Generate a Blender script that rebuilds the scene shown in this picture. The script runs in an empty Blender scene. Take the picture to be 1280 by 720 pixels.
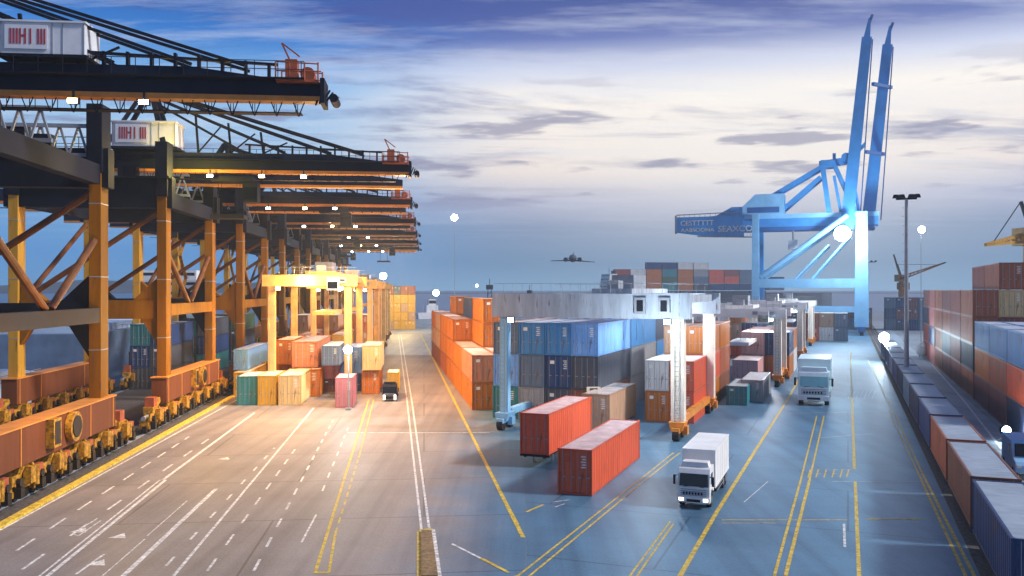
import bpy, math, random
from mathutils import Vector, Matrix
random.seed(7)
S = bpy.context.scene
C = S.collection
H = 14.0; F = 1100.0; HY = 362.0
def G(px, py, z=0.0):
    Y = (H - z) * F / (py - HY)
    return Vector(((px - 640) / F * Y, Y, z))
def P(px, py, Y):
    return Vector(((px - 640) / F * Y, Y, H - (py - HY) / F * Y))
class Frame:
    def __init__(s, vp):
        s.t = math.atan((vp - 640) / F); s.s = math.sin(s.t); s.c = math.cos(s.t)
    def w(s, u, v, z=0): return Vector((u * s.c + v * s.s, -u * s.s + v * s.c, z))
    def uv(s, p): return (p.x * s.c - p.y * s.s, p.x * s.s + p.y * s.c)
    @property
    def rz(s): return -s.t
    def atY(s, u, Y): return s.w(u, (Y + u * s.s) / s.c)      # the point of the line u=const at depth Y
L = Frame(530); R = Frame(1060)

# ------------------------------------------------------------------ materials
def lin(c):
    return tuple(((x/255)/12.92 if x/255 <= .04045 else ((x/255+.055)/1.055)**2.4) for x in c)
def mat(name, col, rough=.6, metal=0., dirt=.25, scale=.6, emit=None, es=0, streak=False, bump=0., spec=.4):
    m = bpy.data.materials.new(name); m.use_nodes = True
    nt = m.node_tree; N = nt.nodes; K = nt.links
    b = N['Principled BSDF']
    b.inputs['Roughness'].default_value = rough; b.inputs['Metallic'].default_value = metal
    b.inputs['Specular IOR Level'].default_value = spec
    tc = N.new('ShaderNodeTexCoord')
    mp = N.new('ShaderNodeMapping'); K.new(tc.outputs['Object'], mp.inputs[0])
    if streak: mp.inputs['Scale'].default_value = (1.6, 1.6, .22)
    n = N.new('ShaderNodeTexNoise'); n.inputs['Scale'].default_value = scale; n.inputs['Detail'].default_value = 8; n.inputs['Roughness'].default_value = .68
    K.new(mp.outputs[0], n.inputs['Vector'])
    cr = N.new('ShaderNodeValToRGB'); cr.color_ramp.elements[0].position = .36; cr.color_ramp.elements[1].position = .66
    K.new(n.outputs['Fac'], cr.inputs[0])
    mx = N.new('ShaderNodeMix'); mx.data_type = 'RGBA'
    mx.inputs['A'].default_value = tuple(x * (1 - dirt) for x in col) + (1,)
    mx.inputs['B'].default_value = tuple(min(1, x * (1 + dirt * .45)) for x in col) + (1,)
    K.new(cr.outputs[0], mx.inputs['Factor'])
    out = mx.outputs['Result']
    if streak:      # rusty, dusty blotches of the metal's own
        n2 = N.new('ShaderNodeTexNoise'); n2.inputs['Scale'].default_value = 2.3; n2.inputs['Detail'].default_value = 10
        K.new(mp.outputs[0], n2.inputs['Vector'])
        r2 = N.new('ShaderNodeValToRGB'); r2.color_ramp.elements[0].position = .6; r2.color_ramp.elements[1].position = .74
        K.new(n2.outputs['Fac'], r2.inputs[0])
        m2 = N.new('ShaderNodeMix'); m2.data_type = 'RGBA'
        K.new(r2.outputs[0], m2.inputs['Factor']); K.new(out, m2.inputs['A'])
        m2.inputs['B'].default_value = (.13, .06, .035, 1)
        out = m2.outputs['Result']
    K.new(out, b.inputs['Base Color'])
    if bump:
        bp = N.new('ShaderNodeBump'); bp.inputs['Strength'].default_value = bump; bp.inputs['Distance'].default_value = .05
        n3 = N.new('ShaderNodeTexNoise'); n3.inputs['Scale'].default_value = scale * 12; n3.inputs['Detail'].default_value = 6
        K.new(tc.outputs['Object'], n3.inputs['Vector']); K.new(n3.outputs['Fac'], bp.inputs['Height']); K.new(bp.outputs[0], b.inputs['Normal'])
    if emit:
        b.inputs['Emission Color'].default_value = tuple(emit) + (1,); b.inputs['Emission Strength'].default_value = es
    return m
M = {}
def m(k): return M[k]
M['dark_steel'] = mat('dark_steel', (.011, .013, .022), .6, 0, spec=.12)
M['crane_orange'] = mat('crane_orange', (.25, .098, .006), .6, 0, .3, .5, streak=True, spec=.12)
M['crane_yellow'] = mat('crane_yellow', (.52, .27, .02), .5, 0, .25, .5, streak=True)
M['sill_red'] = mat('sill_red', (.16, .052, .022), .6, 0, .25, .5, streak=True, spec=.12)
M['bogie_yellow'] = mat('bogie_yellow', (.46, .23, .02), .5, 0, .75, 3.5)
M['bogie_dark'] = mat('bogie_dark', (.02, .018, .016), .5, .2)
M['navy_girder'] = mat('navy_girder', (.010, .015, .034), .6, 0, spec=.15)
M['girder_edge'] = mat('girder_edge', (.62, .24, .04), .5)
M['tube_orange'] = mat('tube_orange', (.15, .052, .012), .5, 0, .4, .8)
M['red_steel'] = mat('red_steel', (.38, .09, .035), .6, 0, .4, 1.)
M['house_white'] = mat('house_white', (.62, .64, .68), .5, 0, .12, .7, streak=False)
M['sign_red'] = mat('sign_red', (.35, .04, .05), .5)
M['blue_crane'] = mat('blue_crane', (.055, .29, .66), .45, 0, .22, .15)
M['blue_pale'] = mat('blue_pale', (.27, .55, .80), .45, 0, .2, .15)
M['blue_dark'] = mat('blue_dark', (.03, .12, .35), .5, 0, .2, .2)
M['white_paint'] = mat('white_paint', (.78, .78, .76), .5, 0, .12, .5)
M['beam_grey'] = mat('beam_grey', (.42, .48, .55), .6, 0, .3, .6, streak=True, spec=.2)
M['rtg_leg'] = mat('rtg_leg', (.85, .76, .62), .5, 0, .15, .4)
M['rtg_gold'] = mat('rtg_gold', (.84, .47, .15), .5, 0, .3, .6)
M['foot_orange'] = mat('foot_orange', (.75, .27, .03), .5, 0, .3, 1.)
M['rubber'] = mat('rubber', (.018, .018, .02), .8)
M['glass'] = mat('glass', (.008, .010, .013), .12, 0, .05, 1, spec=.4)
M['chrome'] = mat('chrome', (.55, .56, .58), .3, .8)
M['lamp_white'] = mat('lamp_white', (.9, .95, 1), .5, emit=(.62, .88, 1.), es=38)
M['lamp_warm'] = mat('lamp_warm', (1, .9, .7), .5, emit=(1., .70, .28), es=38)
M['lamp_head'] = mat('lamp_head', (1, .95, .9), .5, emit=(1., .93, .8), es=2.2)
M['paint_white'] = mat('paint_white', (.76, .74, .71), .6, 0, .62, 3.2)
M['paint_yellow'] = mat('paint_yellow', (.70, .49, .06), .6, 0, .6, 3.2)
M['pale_cyan'] = mat('pale_cyan', (.70, .92, .95), .4, 0, .12, .6)
M['cyan_glass'] = mat('cyan_glass', (.25, .62, .66), .25, 0, .1, 1)
M['grey_steel'] = mat('grey_steel', (.30, .33, .37), .5, .3, .2, .6)
M['door_mark'] = mat('door_mark', (.7, .7, .68), .6, 0, .3, 2)
CCOL = {
 'red': (.70, .11, .04), 'orange': (.54, .165, .014), 'brown': (.26, .095, .05), 'rust': (.42, .12, .05), 'blue': (.05, .25, .56),
 'navy': (.018, .055, .17), 'dark blue': (.02, .035, .085), 'slate': (.12, .18, .27), 'grey': (.34, .34, .36), 'dark grey': (.075, .085, .11), 'teal': (.03, .23, .26),
 'yellow': (.68, .38, .03), 'cream': (.72, .52, .24), 'pink': (.50, .17, .19), 'salmon': (.58, .22, .11), 'white': (.72, .72, .70),
 'purple': (.24, .075, .07), 'green': (.05, .13, .07), 'light blue': (.18, .42, .88), 'maroon': (.30, .06, .045), 'rose': (.74, .42, .40), 'tan': (.52, .31, .19)}
for k, c in CCOL.items():
    M['c_' + k] = mat('container_' + k.replace(' ', '_'), c, .48, 0, .2, .5, streak=True)
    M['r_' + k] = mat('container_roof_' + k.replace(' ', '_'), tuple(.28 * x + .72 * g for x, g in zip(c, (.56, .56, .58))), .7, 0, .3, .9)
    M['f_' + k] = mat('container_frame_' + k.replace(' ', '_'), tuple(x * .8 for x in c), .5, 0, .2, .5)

# ------------------------------------------------------------------ mesh helpers
class MB:
    def __init__(s): s.v = []; s.f = []; s.mi = []; s.mats = []; s.cur = 0
    def use(s, k):
        if k not in s.mats: s.mats.append(k)
        s.cur = s.mats.index(k); return s
    def add(s, vs, fs):
        n = len(s.v); s.v += [tuple(x) for x in vs]
        for f in fs: s.f.append([i + n for i in f]); s.mi.append(s.cur)
        return s
    def box(s, x0, x1, y0, y1, z0, z1):
        return s.add([(x0,y0,z0),(x1,y0,z0),(x1,y1,z0),(x0,y1,z0),(x0,y0,z1),(x1,y0,z1),(x1,y1,z1),(x0,y1,z1)],
              [(0,3,2,1),(4,5,6,7),(0,1,5,4),(1,2,6,5),(2,3,7,6),(3,0,4,7)])
    def bar(s, a, b, w, h=None, w2=None, h2=None):
        a = Vector(a); b = Vector(b); h = h or w; w2 = w2 or w; h2 = h2 or h
        d = (b - a).normalized(); up = Vector((0,0,1)) if abs(d.z) < .95 else Vector((0,1,0))
        x = d.cross(up).normalized(); y = x.cross(d).normalized()
        vs = []
        for p, ww, hh in ((a, w, h), (b, w2, h2)):
            for sx, sy in ((-1,-1),(1,-1),(1,1),(-1,1)): vs.append(p + x*sx*ww/2 + y*sy*hh/2)
        return s.add(vs, [(0,1,2,3),(7,6,5,4),(0,4,5,1),(1,5,6,2),(2,6,7,3),(3,7,4,0)])
    def tube(s, a, b, r, n=8, r2=None):
        a = Vector(a); b = Vector(b); r2 = r if r2 is None else r2
        d = (b - a).normalized(); up = Vector((0,0,1)) if abs(d.z) < .95 else Vector((0,1,0))
        x = d.cross(up).normalized(); y = x.cross(d).normalized()
        vs = [p + (x*math.cos(2*math.pi*i/n) + y*math.sin(2*math.pi*i/n))*rr for p, rr in ((a, r), (b, r2)) for i in range(n)]
        fs = [(i, (i+1)%n, n+(i+1)%n, n+i) for i in range(n)] + [tuple(range(n-1,-1,-1)), tuple(range(n, 2*n))]
        return s.add(vs, fs)
    def prism(s, poly, y0, y1):         # polygon in xz, extruded along y
        n = len(poly)
        vs = [(x, y0, z) for x, z in poly] + [(x, y1, z) for x, z in poly]
        return s.add(vs, [tuple(range(n)), tuple(range(2*n-1, n-1, -1))] + [(i, n+i, n+(i+1)%n, (i+1)%n) for i in range(n)])
    def build(s, name, mk=None, parent=None, bevel=0):
        me = bpy.data.meshes.new(name); me.from_pydata(s.v, [], s.f)
        ks = s.mats or [mk]
        for k in ks: me.materials.append(M[k])
        if s.mats: me.polygons.foreach_set('material_index', s.mi)
        me.update()
        import bmesh
        bm = bmesh.new(); bm.from_mesh(me); bmesh.ops.recalc_face_normals(bm, faces=bm.faces); bm.to_mesh(me); bm.free()
        o = bpy.data.objects.new(name, me); C.objects.link(o)
        if parent: o.parent = parent
        if bevel:
            b = o.modifiers.new('bevel', 'BEVEL'); b.width = bevel; b.segments = 2; b.limit_method = 'ANGLE'
        return o
def tag(o, label=None, cat=None, group=None, kind=None):
    if label: o['label'] = label
    if cat: o['category'] = cat
    if group: o['group'] = group
    if kind: o['kind'] = kind
    return o
def empty(name, loc=(0,0,0), rz=0, sc=1):
    o = bpy.data.objects.new(name, None); C.objects.link(o); o.location = loc; o.rotation_euler = (0,0,rz)
    o.scale = (sc,)*3 if not isinstance(sc, (tuple, list)) else sc
    o.empty_display_size = .2
    return o
KIDS = {}
def kids(o):
    return [c for c in C.objects if c.parent is o]
def copy_tree(o, parent=None):
    c = o.copy(); C.objects.link(c); c.parent = parent
    for ch in kids(o): copy_tree(ch, c)
    return c

# ------------------------------------------------------------------ world, sun, camera
w = bpy.data.worlds.new('World'); S.world = w; w.use_nodes = True
nt = w.node_tree; N = nt.nodes; K = nt.links
bg = N['Background']
SUN_EL = math.radians(36); SUN_AZ = math.radians(99)     # azimuth clockwise from the view direction (+Y)
def math_(op, a, b=None, clamp=False):
    n = N.new('ShaderNodeMath'); n.operation = op; n.use_clamp = clamp
    for i, x in enumerate((a, b)):
        if x is None: continue
        if isinstance(x, (int, float)): n.inputs[i].default_value = x
        else: K.new(x, n.inputs[i])
    return n.outputs[0]
def ramp(fac, stops, interp='LINEAR'):
    n = N.new('ShaderNodeValToRGB'); r = n.color_ramp; r.interpolation = interp
    while len(r.elements) < len(stops): r.elements.new(.5)
    for e, (p, c) in zip(r.elements, stops):
        e.position = p; e.color = (*(lin(c) if len(c) == 3 and max(c) > 1 else c), 1)
    K.new(fac, n.inputs[0]); return n.outputs[0]
def mixc(f, a, b):
    n = N.new('ShaderNodeMix'); n.data_type = 'RGBA'
    for i, x in (('Factor', f), ('A', a), ('B', b)):
        if isinstance(x, (int, float)): n.inputs[i].default_value = x
        elif isinstance(x, tuple): n.inputs[i].default_value = (*x, 1)
        else: K.new(x, n.inputs[i])
    return n.outputs['Result']
tc = N.new('ShaderNodeTexCoord'); sep = N.new('ShaderNodeSeparateXYZ'); K.new(tc.outputs['Generated'], sep.inputs[0])
X_, Y_, Z_ = sep.outputs
az = math_('ARCTAN2', X_, Y_)                  # 0 ahead, + to the right
el = math_('ARCSINE', Z_)
# elevation 0..0.35 rad fills the picture; the ramp covers 0..0.5 and then the zenith
e = math_('DIVIDE', el, .5, True)
LEFT = ramp(e, [(0, (92,146,196)), (.08, (74,140,204)), (.20, (104,162,214)), (.34, (158,194,228)), (.44, (120,176,228)), (.54, (36,114,196)), (.66, (14,70,152)), (1, (30,66,130))])
RIGHT = ramp(e, [(0, (118,158,194)), (.06, (82,126,168)), (.14, (92,122,166)), (.20, (164,168,198)), (.265, (238,222,212)), (.43, (250,242,232)), (.49, (196,204,230)), (.555, (78,100,172)), (.65, (38,64,138)), (1, (48,76,140))])
side = ramp(math_('ADD', math_('MULTIPLY', az, 1.25), .46, True), [(.12, (0.,0.,0.)), (.50, (1.,1.,1.))], 'EASE')
base = mixc(side, LEFT, RIGHT)
# cloud layer: direction projected on a high flat deck so that the bands thin out towards the horizon
den = math_('ADD', math_('MAXIMUM', Z_, 0), .055)
cb = N.new('ShaderNodeCombineXYZ'); K.new(math_('DIVIDE', X_, den), cb.inputs[0]); K.new(math_('DIVIDE', Y_, den), cb.inputs[1])
mp = N.new('ShaderNodeMapping'); K.new(cb.outputs[0], mp.inputs[0]); mp.inputs['Rotation'].default_value = (0,0,math.radians(-24)); mp.inputs['Scale'].default_value = (.34, .9, 1)
n1 = N.new('ShaderNodeTexNoise'); n1.inputs['Scale'].default_value = 1.5; n1.inputs['Detail'].default_value = 12; n1.inputs['Roughness'].default_value = .64; n1.inputs['Distortion'].default_value = .5
K.new(mp.outputs[0], n1.inputs['Vector'])
c1 = ramp(n1.outputs['Fac'], [(.50, (0.,0.,0.)), (.68, (1.,1.,1.))], 'EASE')
lowfade = ramp(e, [(.13, (0.,0.,0.)), (.34, (1.,1.,1.))])
c1 = math_('MULTIPLY', math_('MULTIPLY', c1, .92), lowfade)
col = mixc(c1, base, mixc(ramp(e, [(.2, (0.,0.,0.)), (.42, (1.,1.,1.))]), lin((98,106,150)), lin((54,74,150))))
mp2 = N.new('ShaderNodeMapping'); K.new(cb.outputs[0], mp2.inputs[0]); mp2.inputs['Rotation'].default_value = (0,0,math.radians(12)); mp2.inputs['Scale'].default_value = (.5, 1.9, 1); mp2.inputs['Location'].default_value = (3, 7, 0)
n2 = N.new('ShaderNodeTexNoise'); n2.inputs['Scale'].default_value = 1.5; n2.inputs['Detail'].default_value = 10; n2.inputs['Roughness'].default_value = .66
K.new(mp2.outputs[0], n2.inputs['Vector'])
c2 = math_('MULTIPLY', ramp(n2.outputs['Fac'], [(.48, (0.,0.,0.)), (.72, (1.,1.,1.))]), math_('MULTIPLY', ramp(e, [(.08, (0.,0.,0.)), (.3, (1.,1.,1.))]), .6))
col = mixc(c2, col, lin((214,220,236)))
# small dark violet clouds low over the bright band, and the after-glow itself
cb3 = N.new('ShaderNodeCombineXYZ'); K.new(math_('MULTIPLY', az, 7.0), cb3.inputs[0]); K.new(math_('MULTIPLY', el, 46.0), cb3.inputs[1]); cb3.inputs[2].default_value = 4.3
n3 = N.new('ShaderNodeTexNoise'); n3.inputs['Scale'].default_value = 1.0; n3.inputs['Detail'].default_value = 9; n3.inputs['Roughness'].default_value = .55; K.new(cb3.outputs[0], n3.inputs['Vector'])
c3 = ramp(n3.outputs['Fac'], [(.56, (0.,0.,0.)), (.66, (1.,1.,1.))], 'EASE')
band = ramp(e, [(.16, (0.,0.,0.)), (.22, (1.,1.,1.)), (.38, (1.,1.,1.)), (.50, (0.,0.,0.))])
gx = math_('SUBTRACT', az, .27); gy = math_('MULTIPLY', math_('SUBTRACT', el, .145), 2.6)
gd = math_('ADD', math_('MULTIPLY', gx, gx), math_('MULTIPLY', gy, gy))
glow = math_('POWER', 2.718, math_('MULTIPLY', gd, -14.0))
col = mixc(math_('MULTIPLY', glow, .55), col, lin((255,248,236)))
col = mixc(math_('MULTIPLY', math_('MULTIPLY', c3, band), .66), col, lin((118,116,152)))
sky = N.new('ShaderNodeTexSky'); sky.sky_type = 'NISHITA'; sky.sun_disc = False
sky.sun_elevation = SUN_EL; sky.sun_rotation = SUN_AZ
K.new(sky.outputs[0], N.new('ShaderNodeVectorMath').inputs[0])
sm = N.new('ShaderNodeVectorMath'); sm.operation = 'SCALE'; K.new(sky.outputs[0], sm.inputs[0]); sm.inputs['Scale'].default_value = .006
ad = N.new('ShaderNodeVectorMath'); ad.operation = 'ADD'; K.new(col, ad.inputs[0]); K.new(sm.outputs[0], ad.inputs[1])
K.new(ad.outputs[0], bg.inputs['Color']); bg.inputs['Strength'].default_value = .90
sun = bpy.data.lights.new('sun', 'SUN'); sun.energy = 3.6; sun.angle = math.radians(8); sun.color = (1, .96, .95)
so = bpy.data.objects.new('sun', sun); C.objects.link(so)
sd = Vector((math.sin(SUN_AZ)*math.cos(SUN_EL), math.cos(SUN_AZ)*math.cos(SUN_EL), math.sin(SUN_EL)))
so.rotation_euler = sd.to_track_quat('Z', 'Y').to_euler()
cam = bpy.data.cameras.new('camera'); co = bpy.data.objects.new('camera', cam); C.objects.link(co)
cam.sensor_width = 36; cam.lens = 36 * F / 1280; co.location = (0, 0, H); co.rotation_euler = (math.radians(90), 0, 0)
cam.shift_y = (HY - 360) / 1280; cam.clip_end = 20000; S.camera = co
S.view_settings.view_transform = 'Standard'; S.view_settings.look = 'None'; S.view_settings.exposure = .3; S.view_settings.gamma = 1

def lamp(loc, energy, colr, r=.3, target=None, size=100):
    if target is None:
        l = bpy.data.lights.new('lamp_light', 'POINT')
    else:
        l = bpy.data.lights.new('lamp_light', 'SPOT'); l.spot_size = math.radians(size); l.spot_blend = .8
    l.energy = energy; l.color = colr; l.shadow_soft_size = r
    o = bpy.data.objects.new('lamp_light', l); C.objects.link(o); o.location = loc
    if target is not None: o.rotation_euler = (Vector(loc) - Vector(target)).to_track_quat('Z', 'Y').to_euler()
    return o

# ------------------------------------------------------------------ ground, roads, sea
def sheet(name, pts, mk, kind='structure'):
    b = MB(); b.add(pts, [tuple(range(len(pts)))]); o = b.build(name, mk); o['kind'] = kind; return o
def ground_mat(name, colr, rough, s1, dirt, joint=None, two=None):
    mm = mat(name, colr, rough, 0, dirt, s1, bump=.25)
    nt = mm.node_tree; N = nt.nodes; K = nt.links; b = N['Principled BSDF']
    src = b.inputs['Base Color'].links[0].from_socket
    tcn = [n for n in N if n.type == 'TEX_COORD'][0]
    # fine grain
    ng = N.new('ShaderNodeTexNoise'); ng.inputs['Scale'].default_value = 7.; ng.inputs['Detail'].default_value = 5; ng.inputs['Roughness'].default_value = .8; K.new(tcn.outputs['Object'], ng.inputs['Vector'])
    rg = N.new('ShaderNodeValToRGB'); rg.color_ramp.elements[0].position = .3; rg.color_ramp.elements[1].position = .7; rg.color_ramp.elements[0].color = (.72,.72,.72,1); rg.color_ramp.elements[1].color = (1.22,1.22,1.22,1); K.new(ng.outputs['Fac'], rg.inputs[0])
    if two:
        sp = N.new('ShaderNodeSeparateXYZ'); K.new(tcn.outputs['Object'], sp.inputs[0])
        nb = N.new('ShaderNodeTexNoise'); nb.inputs['Scale'].default_value = .22; nb.inputs['Detail'].default_value = 7; K.new(tcn.outputs['Object'], nb.inputs['Vector'])
        m1 = N.new('ShaderNodeMath'); m1.operation = 'MULTIPLY_ADD'; K.new(nb.outputs['Fac'], m1.inputs[0]); m1.inputs[1].default_value = 9; K.new(sp.outputs[0], m1.inputs[2])
        mr = N.new('ShaderNodeMapRange'); mr.inputs['From Min'].default_value = -2.; mr.inputs['From Max'].default_value = 4.2; K.new(m1.outputs[0], mr.inputs['Value'])
        m0 = N.new('ShaderNodeMix'); m0.data_type = 'RGBA'; m0.blend_type = 'MIX'; K.new(mr.outputs[0], m0.inputs['Factor']); K.new(src, m0.inputs['A'])
        ml = N.new('ShaderNodeMix'); ml.data_type = 'RGBA'; ml.blend_type = 'MULTIPLY'; ml.inputs['Factor'].default_value = 1; K.new(src, ml.inputs['A']); ml.inputs['B'].default_value = (two[0]/colr[0], two[1]/colr[1], two[2]/colr[2], 1)
        K.new(ml.outputs['Result'], m0.inputs['B']); src = m0.outputs['Result']
    mgx = N.new('ShaderNodeMix'); mgx.data_type = 'RGBA'; mgx.blend_type = 'MULTIPLY'; mgx.inputs['Factor'].default_value = 1; K.new(src, mgx.inputs['A']); K.new(rg.outputs[0], mgx.inputs['B']); src = mgx.outputs['Result']
    # tyre-darkened bands and oil blotches lying along the lanes
    mp = N.new('ShaderNodeMapping'); K.new(tcn.outputs['Object'], mp.inputs[0]); mp.inputs['Rotation'].default_value = (0,0,joint or 0); mp.inputs['Scale'].default_value = (.8, .012, 1)
    n = N.new('ShaderNodeTexNoise'); n.inputs['Scale'].default_value = 1.; n.inputs['Detail'].default_value = 6; n.inputs['Roughness'].default_value = .6
    K.new(mp.outputs[0], n.inputs['Vector'])
    r = N.new('ShaderNodeValToRGB'); r.color_ramp.elements[0].position = .42; r.color_ramp.elements[1].position = .66
    r.color_ramp.elements[0].color = (1,1,1,1); r.color_ramp.elements[1].color = (.72,.73,.76,1); K.new(n.outputs['Fac'], r.inputs[0])
    mx = N.new('ShaderNodeMix'); mx.data_type = 'RGBA'; mx.blend_type = 'MULTIPLY'; mx.inputs['Factor'].default_value = 1
    K.new(src, mx.inputs['A']); K.new(r.outputs[0], mx.inputs['B'])
    # slab joints across and along
    mp2 = N.new('ShaderNodeMapping'); K.new(tcn.outputs['Object'], mp2.inputs[0]); mp2.inputs['Rotation'].default_value = (0,0,joint or 0)
    bk = N.new('ShaderNodeTexBrick'); bk.inputs['Scale'].default_value = .055; bk.inputs['Mortar Size'].default_value = .005; bk.inputs['Mortar Smooth'].default_value = .6
    bk.inputs['Brick Width'].default_value = 1.; bk.inputs['Row Height'].default_value = .6
    bk.inputs['Color1'].default_value = (1,1,1,1); bk.inputs['Color2'].default_value = (.93,.94,.95,1); bk.inputs['Mortar'].default_value = (.5,.5,.52,1)
    K.new(mp2.outputs[0], bk.inputs['Vector'])
    m3 = N.new('ShaderNodeMix'); m3.data_type = 'RGBA'; m3.blend_type = 'MULTIPLY'; m3.inputs['Factor'].default_value = 1
    K.new(mx.outputs['Result'], m3.inputs['A']); K.new(bk.outputs['Color'], m3.inputs['B'])
    K.new(m3.outputs['Result'], b.inputs['Base Color'])
    return mm
M['ground'] = ground_mat('concrete_ground', (.22, .25, .28), .65, .08, .3, L.t)
M['road_left'] = None
M['road_left'] = ground_mat('grey_asphalt_left', (.27, .242, .235), .55, .12, .2, L.t, (.085, .20, .31))
M['road_right'] = ground_mat('blue_grey_asphalt', (.085, .20, .31), .5, .12, .22, R.t)
M['road_stacks'] = ground_mat('pale_concrete_lane', (.30, .36, .42), .6, .1, .3, R.t)
M['ballast'] = mat('ballast', (.11, .10, .095), .9, 0, .7, 4, bump=.8)
M['sea'] = mat('sea_water', (.02, .085, .20), .38, 0, .25, .004, bump=.0, spec=.5)
nt2 = M['sea'].node_tree; b_ = nt2.nodes['Principled BSDF']
bp = nt2.nodes.new('ShaderNodeBump'); bp.inputs['Strength'].default_value = .5; bp.inputs['Distance'].default_value = .6
nn = nt2.nodes.new('ShaderNodeTexNoise'); nn.inputs['Scale'].default_value = .25; nn.inputs['Detail'].default_value = 8
nt2.links.new([n for n in nt2.nodes if n.type == 'TEX_COORD'][0].outputs['Object'], nn.inputs['Vector'])
nt2.links.new(nn.outputs['Fac'], bp.inputs['Height']); nt2.links.new(bp.outputs[0], b_.inputs['Normal'])
M['hill'] = mat('far_hills', (.045, .07, .10), .9, 0, .3, .01)

sea = sheet('sea', [(-9000,-400,-3.2),(9000,-400,-3.2),(9000,12000,-3.2),(-9000,12000,-3.2)], 'sea')
# the quay: a slab with a vertical face down to the water on the left and at the far end
def uvp(fr, u, v, z=0): return tuple(fr.w(u, v, z))
qb = MB()
edge = [L.w(-47, -60), L.w(-47, 420), L.w(40, 420), R.w(-120, 500), R.w(40, 620), R.w(300, 620), Vector((420, -60, 0))]
n_ = len(edge)
qb.add([tuple(p) for p in edge] + [(p.x, p.y, -4.5) for p in edge], [tuple(range(n_-1,-1,-1))] + [(i, (i+1)%n_, n_+(i+1)%n_, n_+i) for i in range(n_)])
qb.build('ground', 'ground')['kind'] = 'structure'
kerbu = -24.9
seam = [Vector((.2, 20, 0)), G(656, 670), G(640, 560), G(624, 520)]
sheet('road', [uvp(L, kerbu+.3, 10, .004), (.3, 16, .004), (G(657,660).x, G(657,660).y, .004), (G(652,560).x, G(652,560).y, .004), (G(640,505).x, G(640,505).y, .004), (G(560,428).x, G(560,428).y, .004), (G(528,415).x, G(528,415).y, .004), (G(484,415).x, G(484,415).y, .004), uvp(L, kerbu+.3, 150, .004)], 'road_left')
sheet('road', [(.35, 16, .004), uvp(R, 6.0, 25, .004), uvp(R, 6.0, 420, .004), uvp(R, -14, 420, .004), uvp(R, -14, 130, .004), uvp(R, -42, 120, .004), (G(640.6,505).x, G(640.6,505).y, .004), (G(652.6,560).x, G(652.6,560).y, .004), (G(657.6,660).x, G(657.6,660).y, .004)], 'road_right')
sheet('road', [uvp(R, 9.2, 20, .004), uvp(R, 14.2, 20, .004), uvp(R, 14.2, 420, .004), uvp(R, 9.2, 420, .004)], 'road_stacks')
sheet('ballast_strip', [uvp(L, -44, 20, .004), uvp(L, kerbu-.3, 20, .004), uvp(L, kerbu-.3, 400, .004), uvp(L, -44, 400, .004)], 'ballast')
sheet('ballast_strip', [uvp(R, 6.05, 20, .004), uvp(R, 9.15, 20, .004), uvp(R, 9.15, 420, .004), uvp(R, 6.05, 420, .004)], 'ballast')
b = MB(); 
def strip3(b, fr, u0, u1, v0, v1, z0, z1):
    p = [fr.w(u0,v0,z0), fr.w(u1,v0,z0), fr.w(u1,v1,z0), fr.w(u0,v1,z0), fr.w(u0,v0,z1), fr.w(u1,v0,z1), fr.w(u1,v1,z1), fr.w(u0,v1,z1)]
    b.add([tuple(x) for x in p], [(0,3,2,1),(4,5,6,7),(0,1,5,4),(1,2,6,5),(2,3,7,6),(3,0,4,7)])
strip3(b, L, kerbu-.3, kerbu+.28, 25, 380, -.02, .14); b.build('kerb', 'paint_yellow')['kind'] = 'structure'
for uu in (-26.8, -41.3):
    b = MB(); strip3(b, L, uu-.08, uu+.08, 20, 390, .0, .1); strip3(b, L, uu-.35, uu-.25, 20, 390, .0, .05); tag(b.build('rail', 'grey_steel'), kind='structure')
# hills on the far shore
b = MB(); pts = []
for i in range(80):
    x = -4200 + i * 110; h = 22 + 26 * abs(math.sin(i * .37)) + 22 * abs(math.sin(i * .13 + 1)) + random.uniform(-5, 6)
    if x > -900: h = max(0, h - (x + 900) * .2)
    pts.append((x, 4200 + 300 * math.sin(i * .3), h))
vs = []; fs = []
for x, y, h in pts: vs += [(x, y - 250, -5), (x, y, h), (x, y + 500, -5)]
for i in range(len(pts) - 1):
    a = i * 3; fs += [(a, a+3, a+4, a+1), (a+1, a+4, a+5, a+2)]
b.add(vs, fs); b.build('hills', 'hill')['kind'] = 'structure'

# painted markings: each a thin sheet, all of them part of the road surface
mk_w = MB(); mk_y = MB()
ZM = .008
SN = [0]
def stripe(b, p0, p1, wd, z=ZM, wd2=None):
    SN[0] += 1; z = z + (SN[0] % 50) * .0003
    a = G(*p0); c = G(*p1); d = (c - a).normalized(); n = Vector((-d.y, d.x, 0)); wd2 = wd2 or wd
    b.add([(a+n*wd/2).to_tuple()[:2]+(z,), (a-n*wd/2).to_tuple()[:2]+(z,), (c-n*wd2/2).to_tuple()[:2]+(z,), (c+n*wd2/2).to_tuple()[:2]+(z,)], [(0,1,2,3)])
def dashed(b, p0, p1, wd, on, off, phase=0):
    SN[0] += 1; ZM = .008 + (SN[0] % 50) * .0003
    a = G(*p0); c = G(*p1); d = (c - a); Ln = d.length; d.normalize(); n = Vector((-d.y, d.x, 0)); t = phase
    while t < Ln:
        q0 = a + d * t; q1 = a + d * min(Ln, t + on)
        b.add([(*(q0+n*wd/2).xy, ZM), (*(q0-n*wd/2).xy, ZM), (*(q1-n*wd/2).xy, ZM), (*(q1+n*wd/2).xy, ZM)], [(0,1,2,3)]); t += on + off
stripe(mk_w, (0, 663), (296, 500), .16)
stripe(mk_w, (47, 722), (200, 600), .13); stripe(mk_w, (57, 722), (207, 600), .22); stripe(mk_w, (203.5, 600), (318, 516), .24)
stripe(mk_w, (217, 720), (392, 510), .17)
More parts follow.
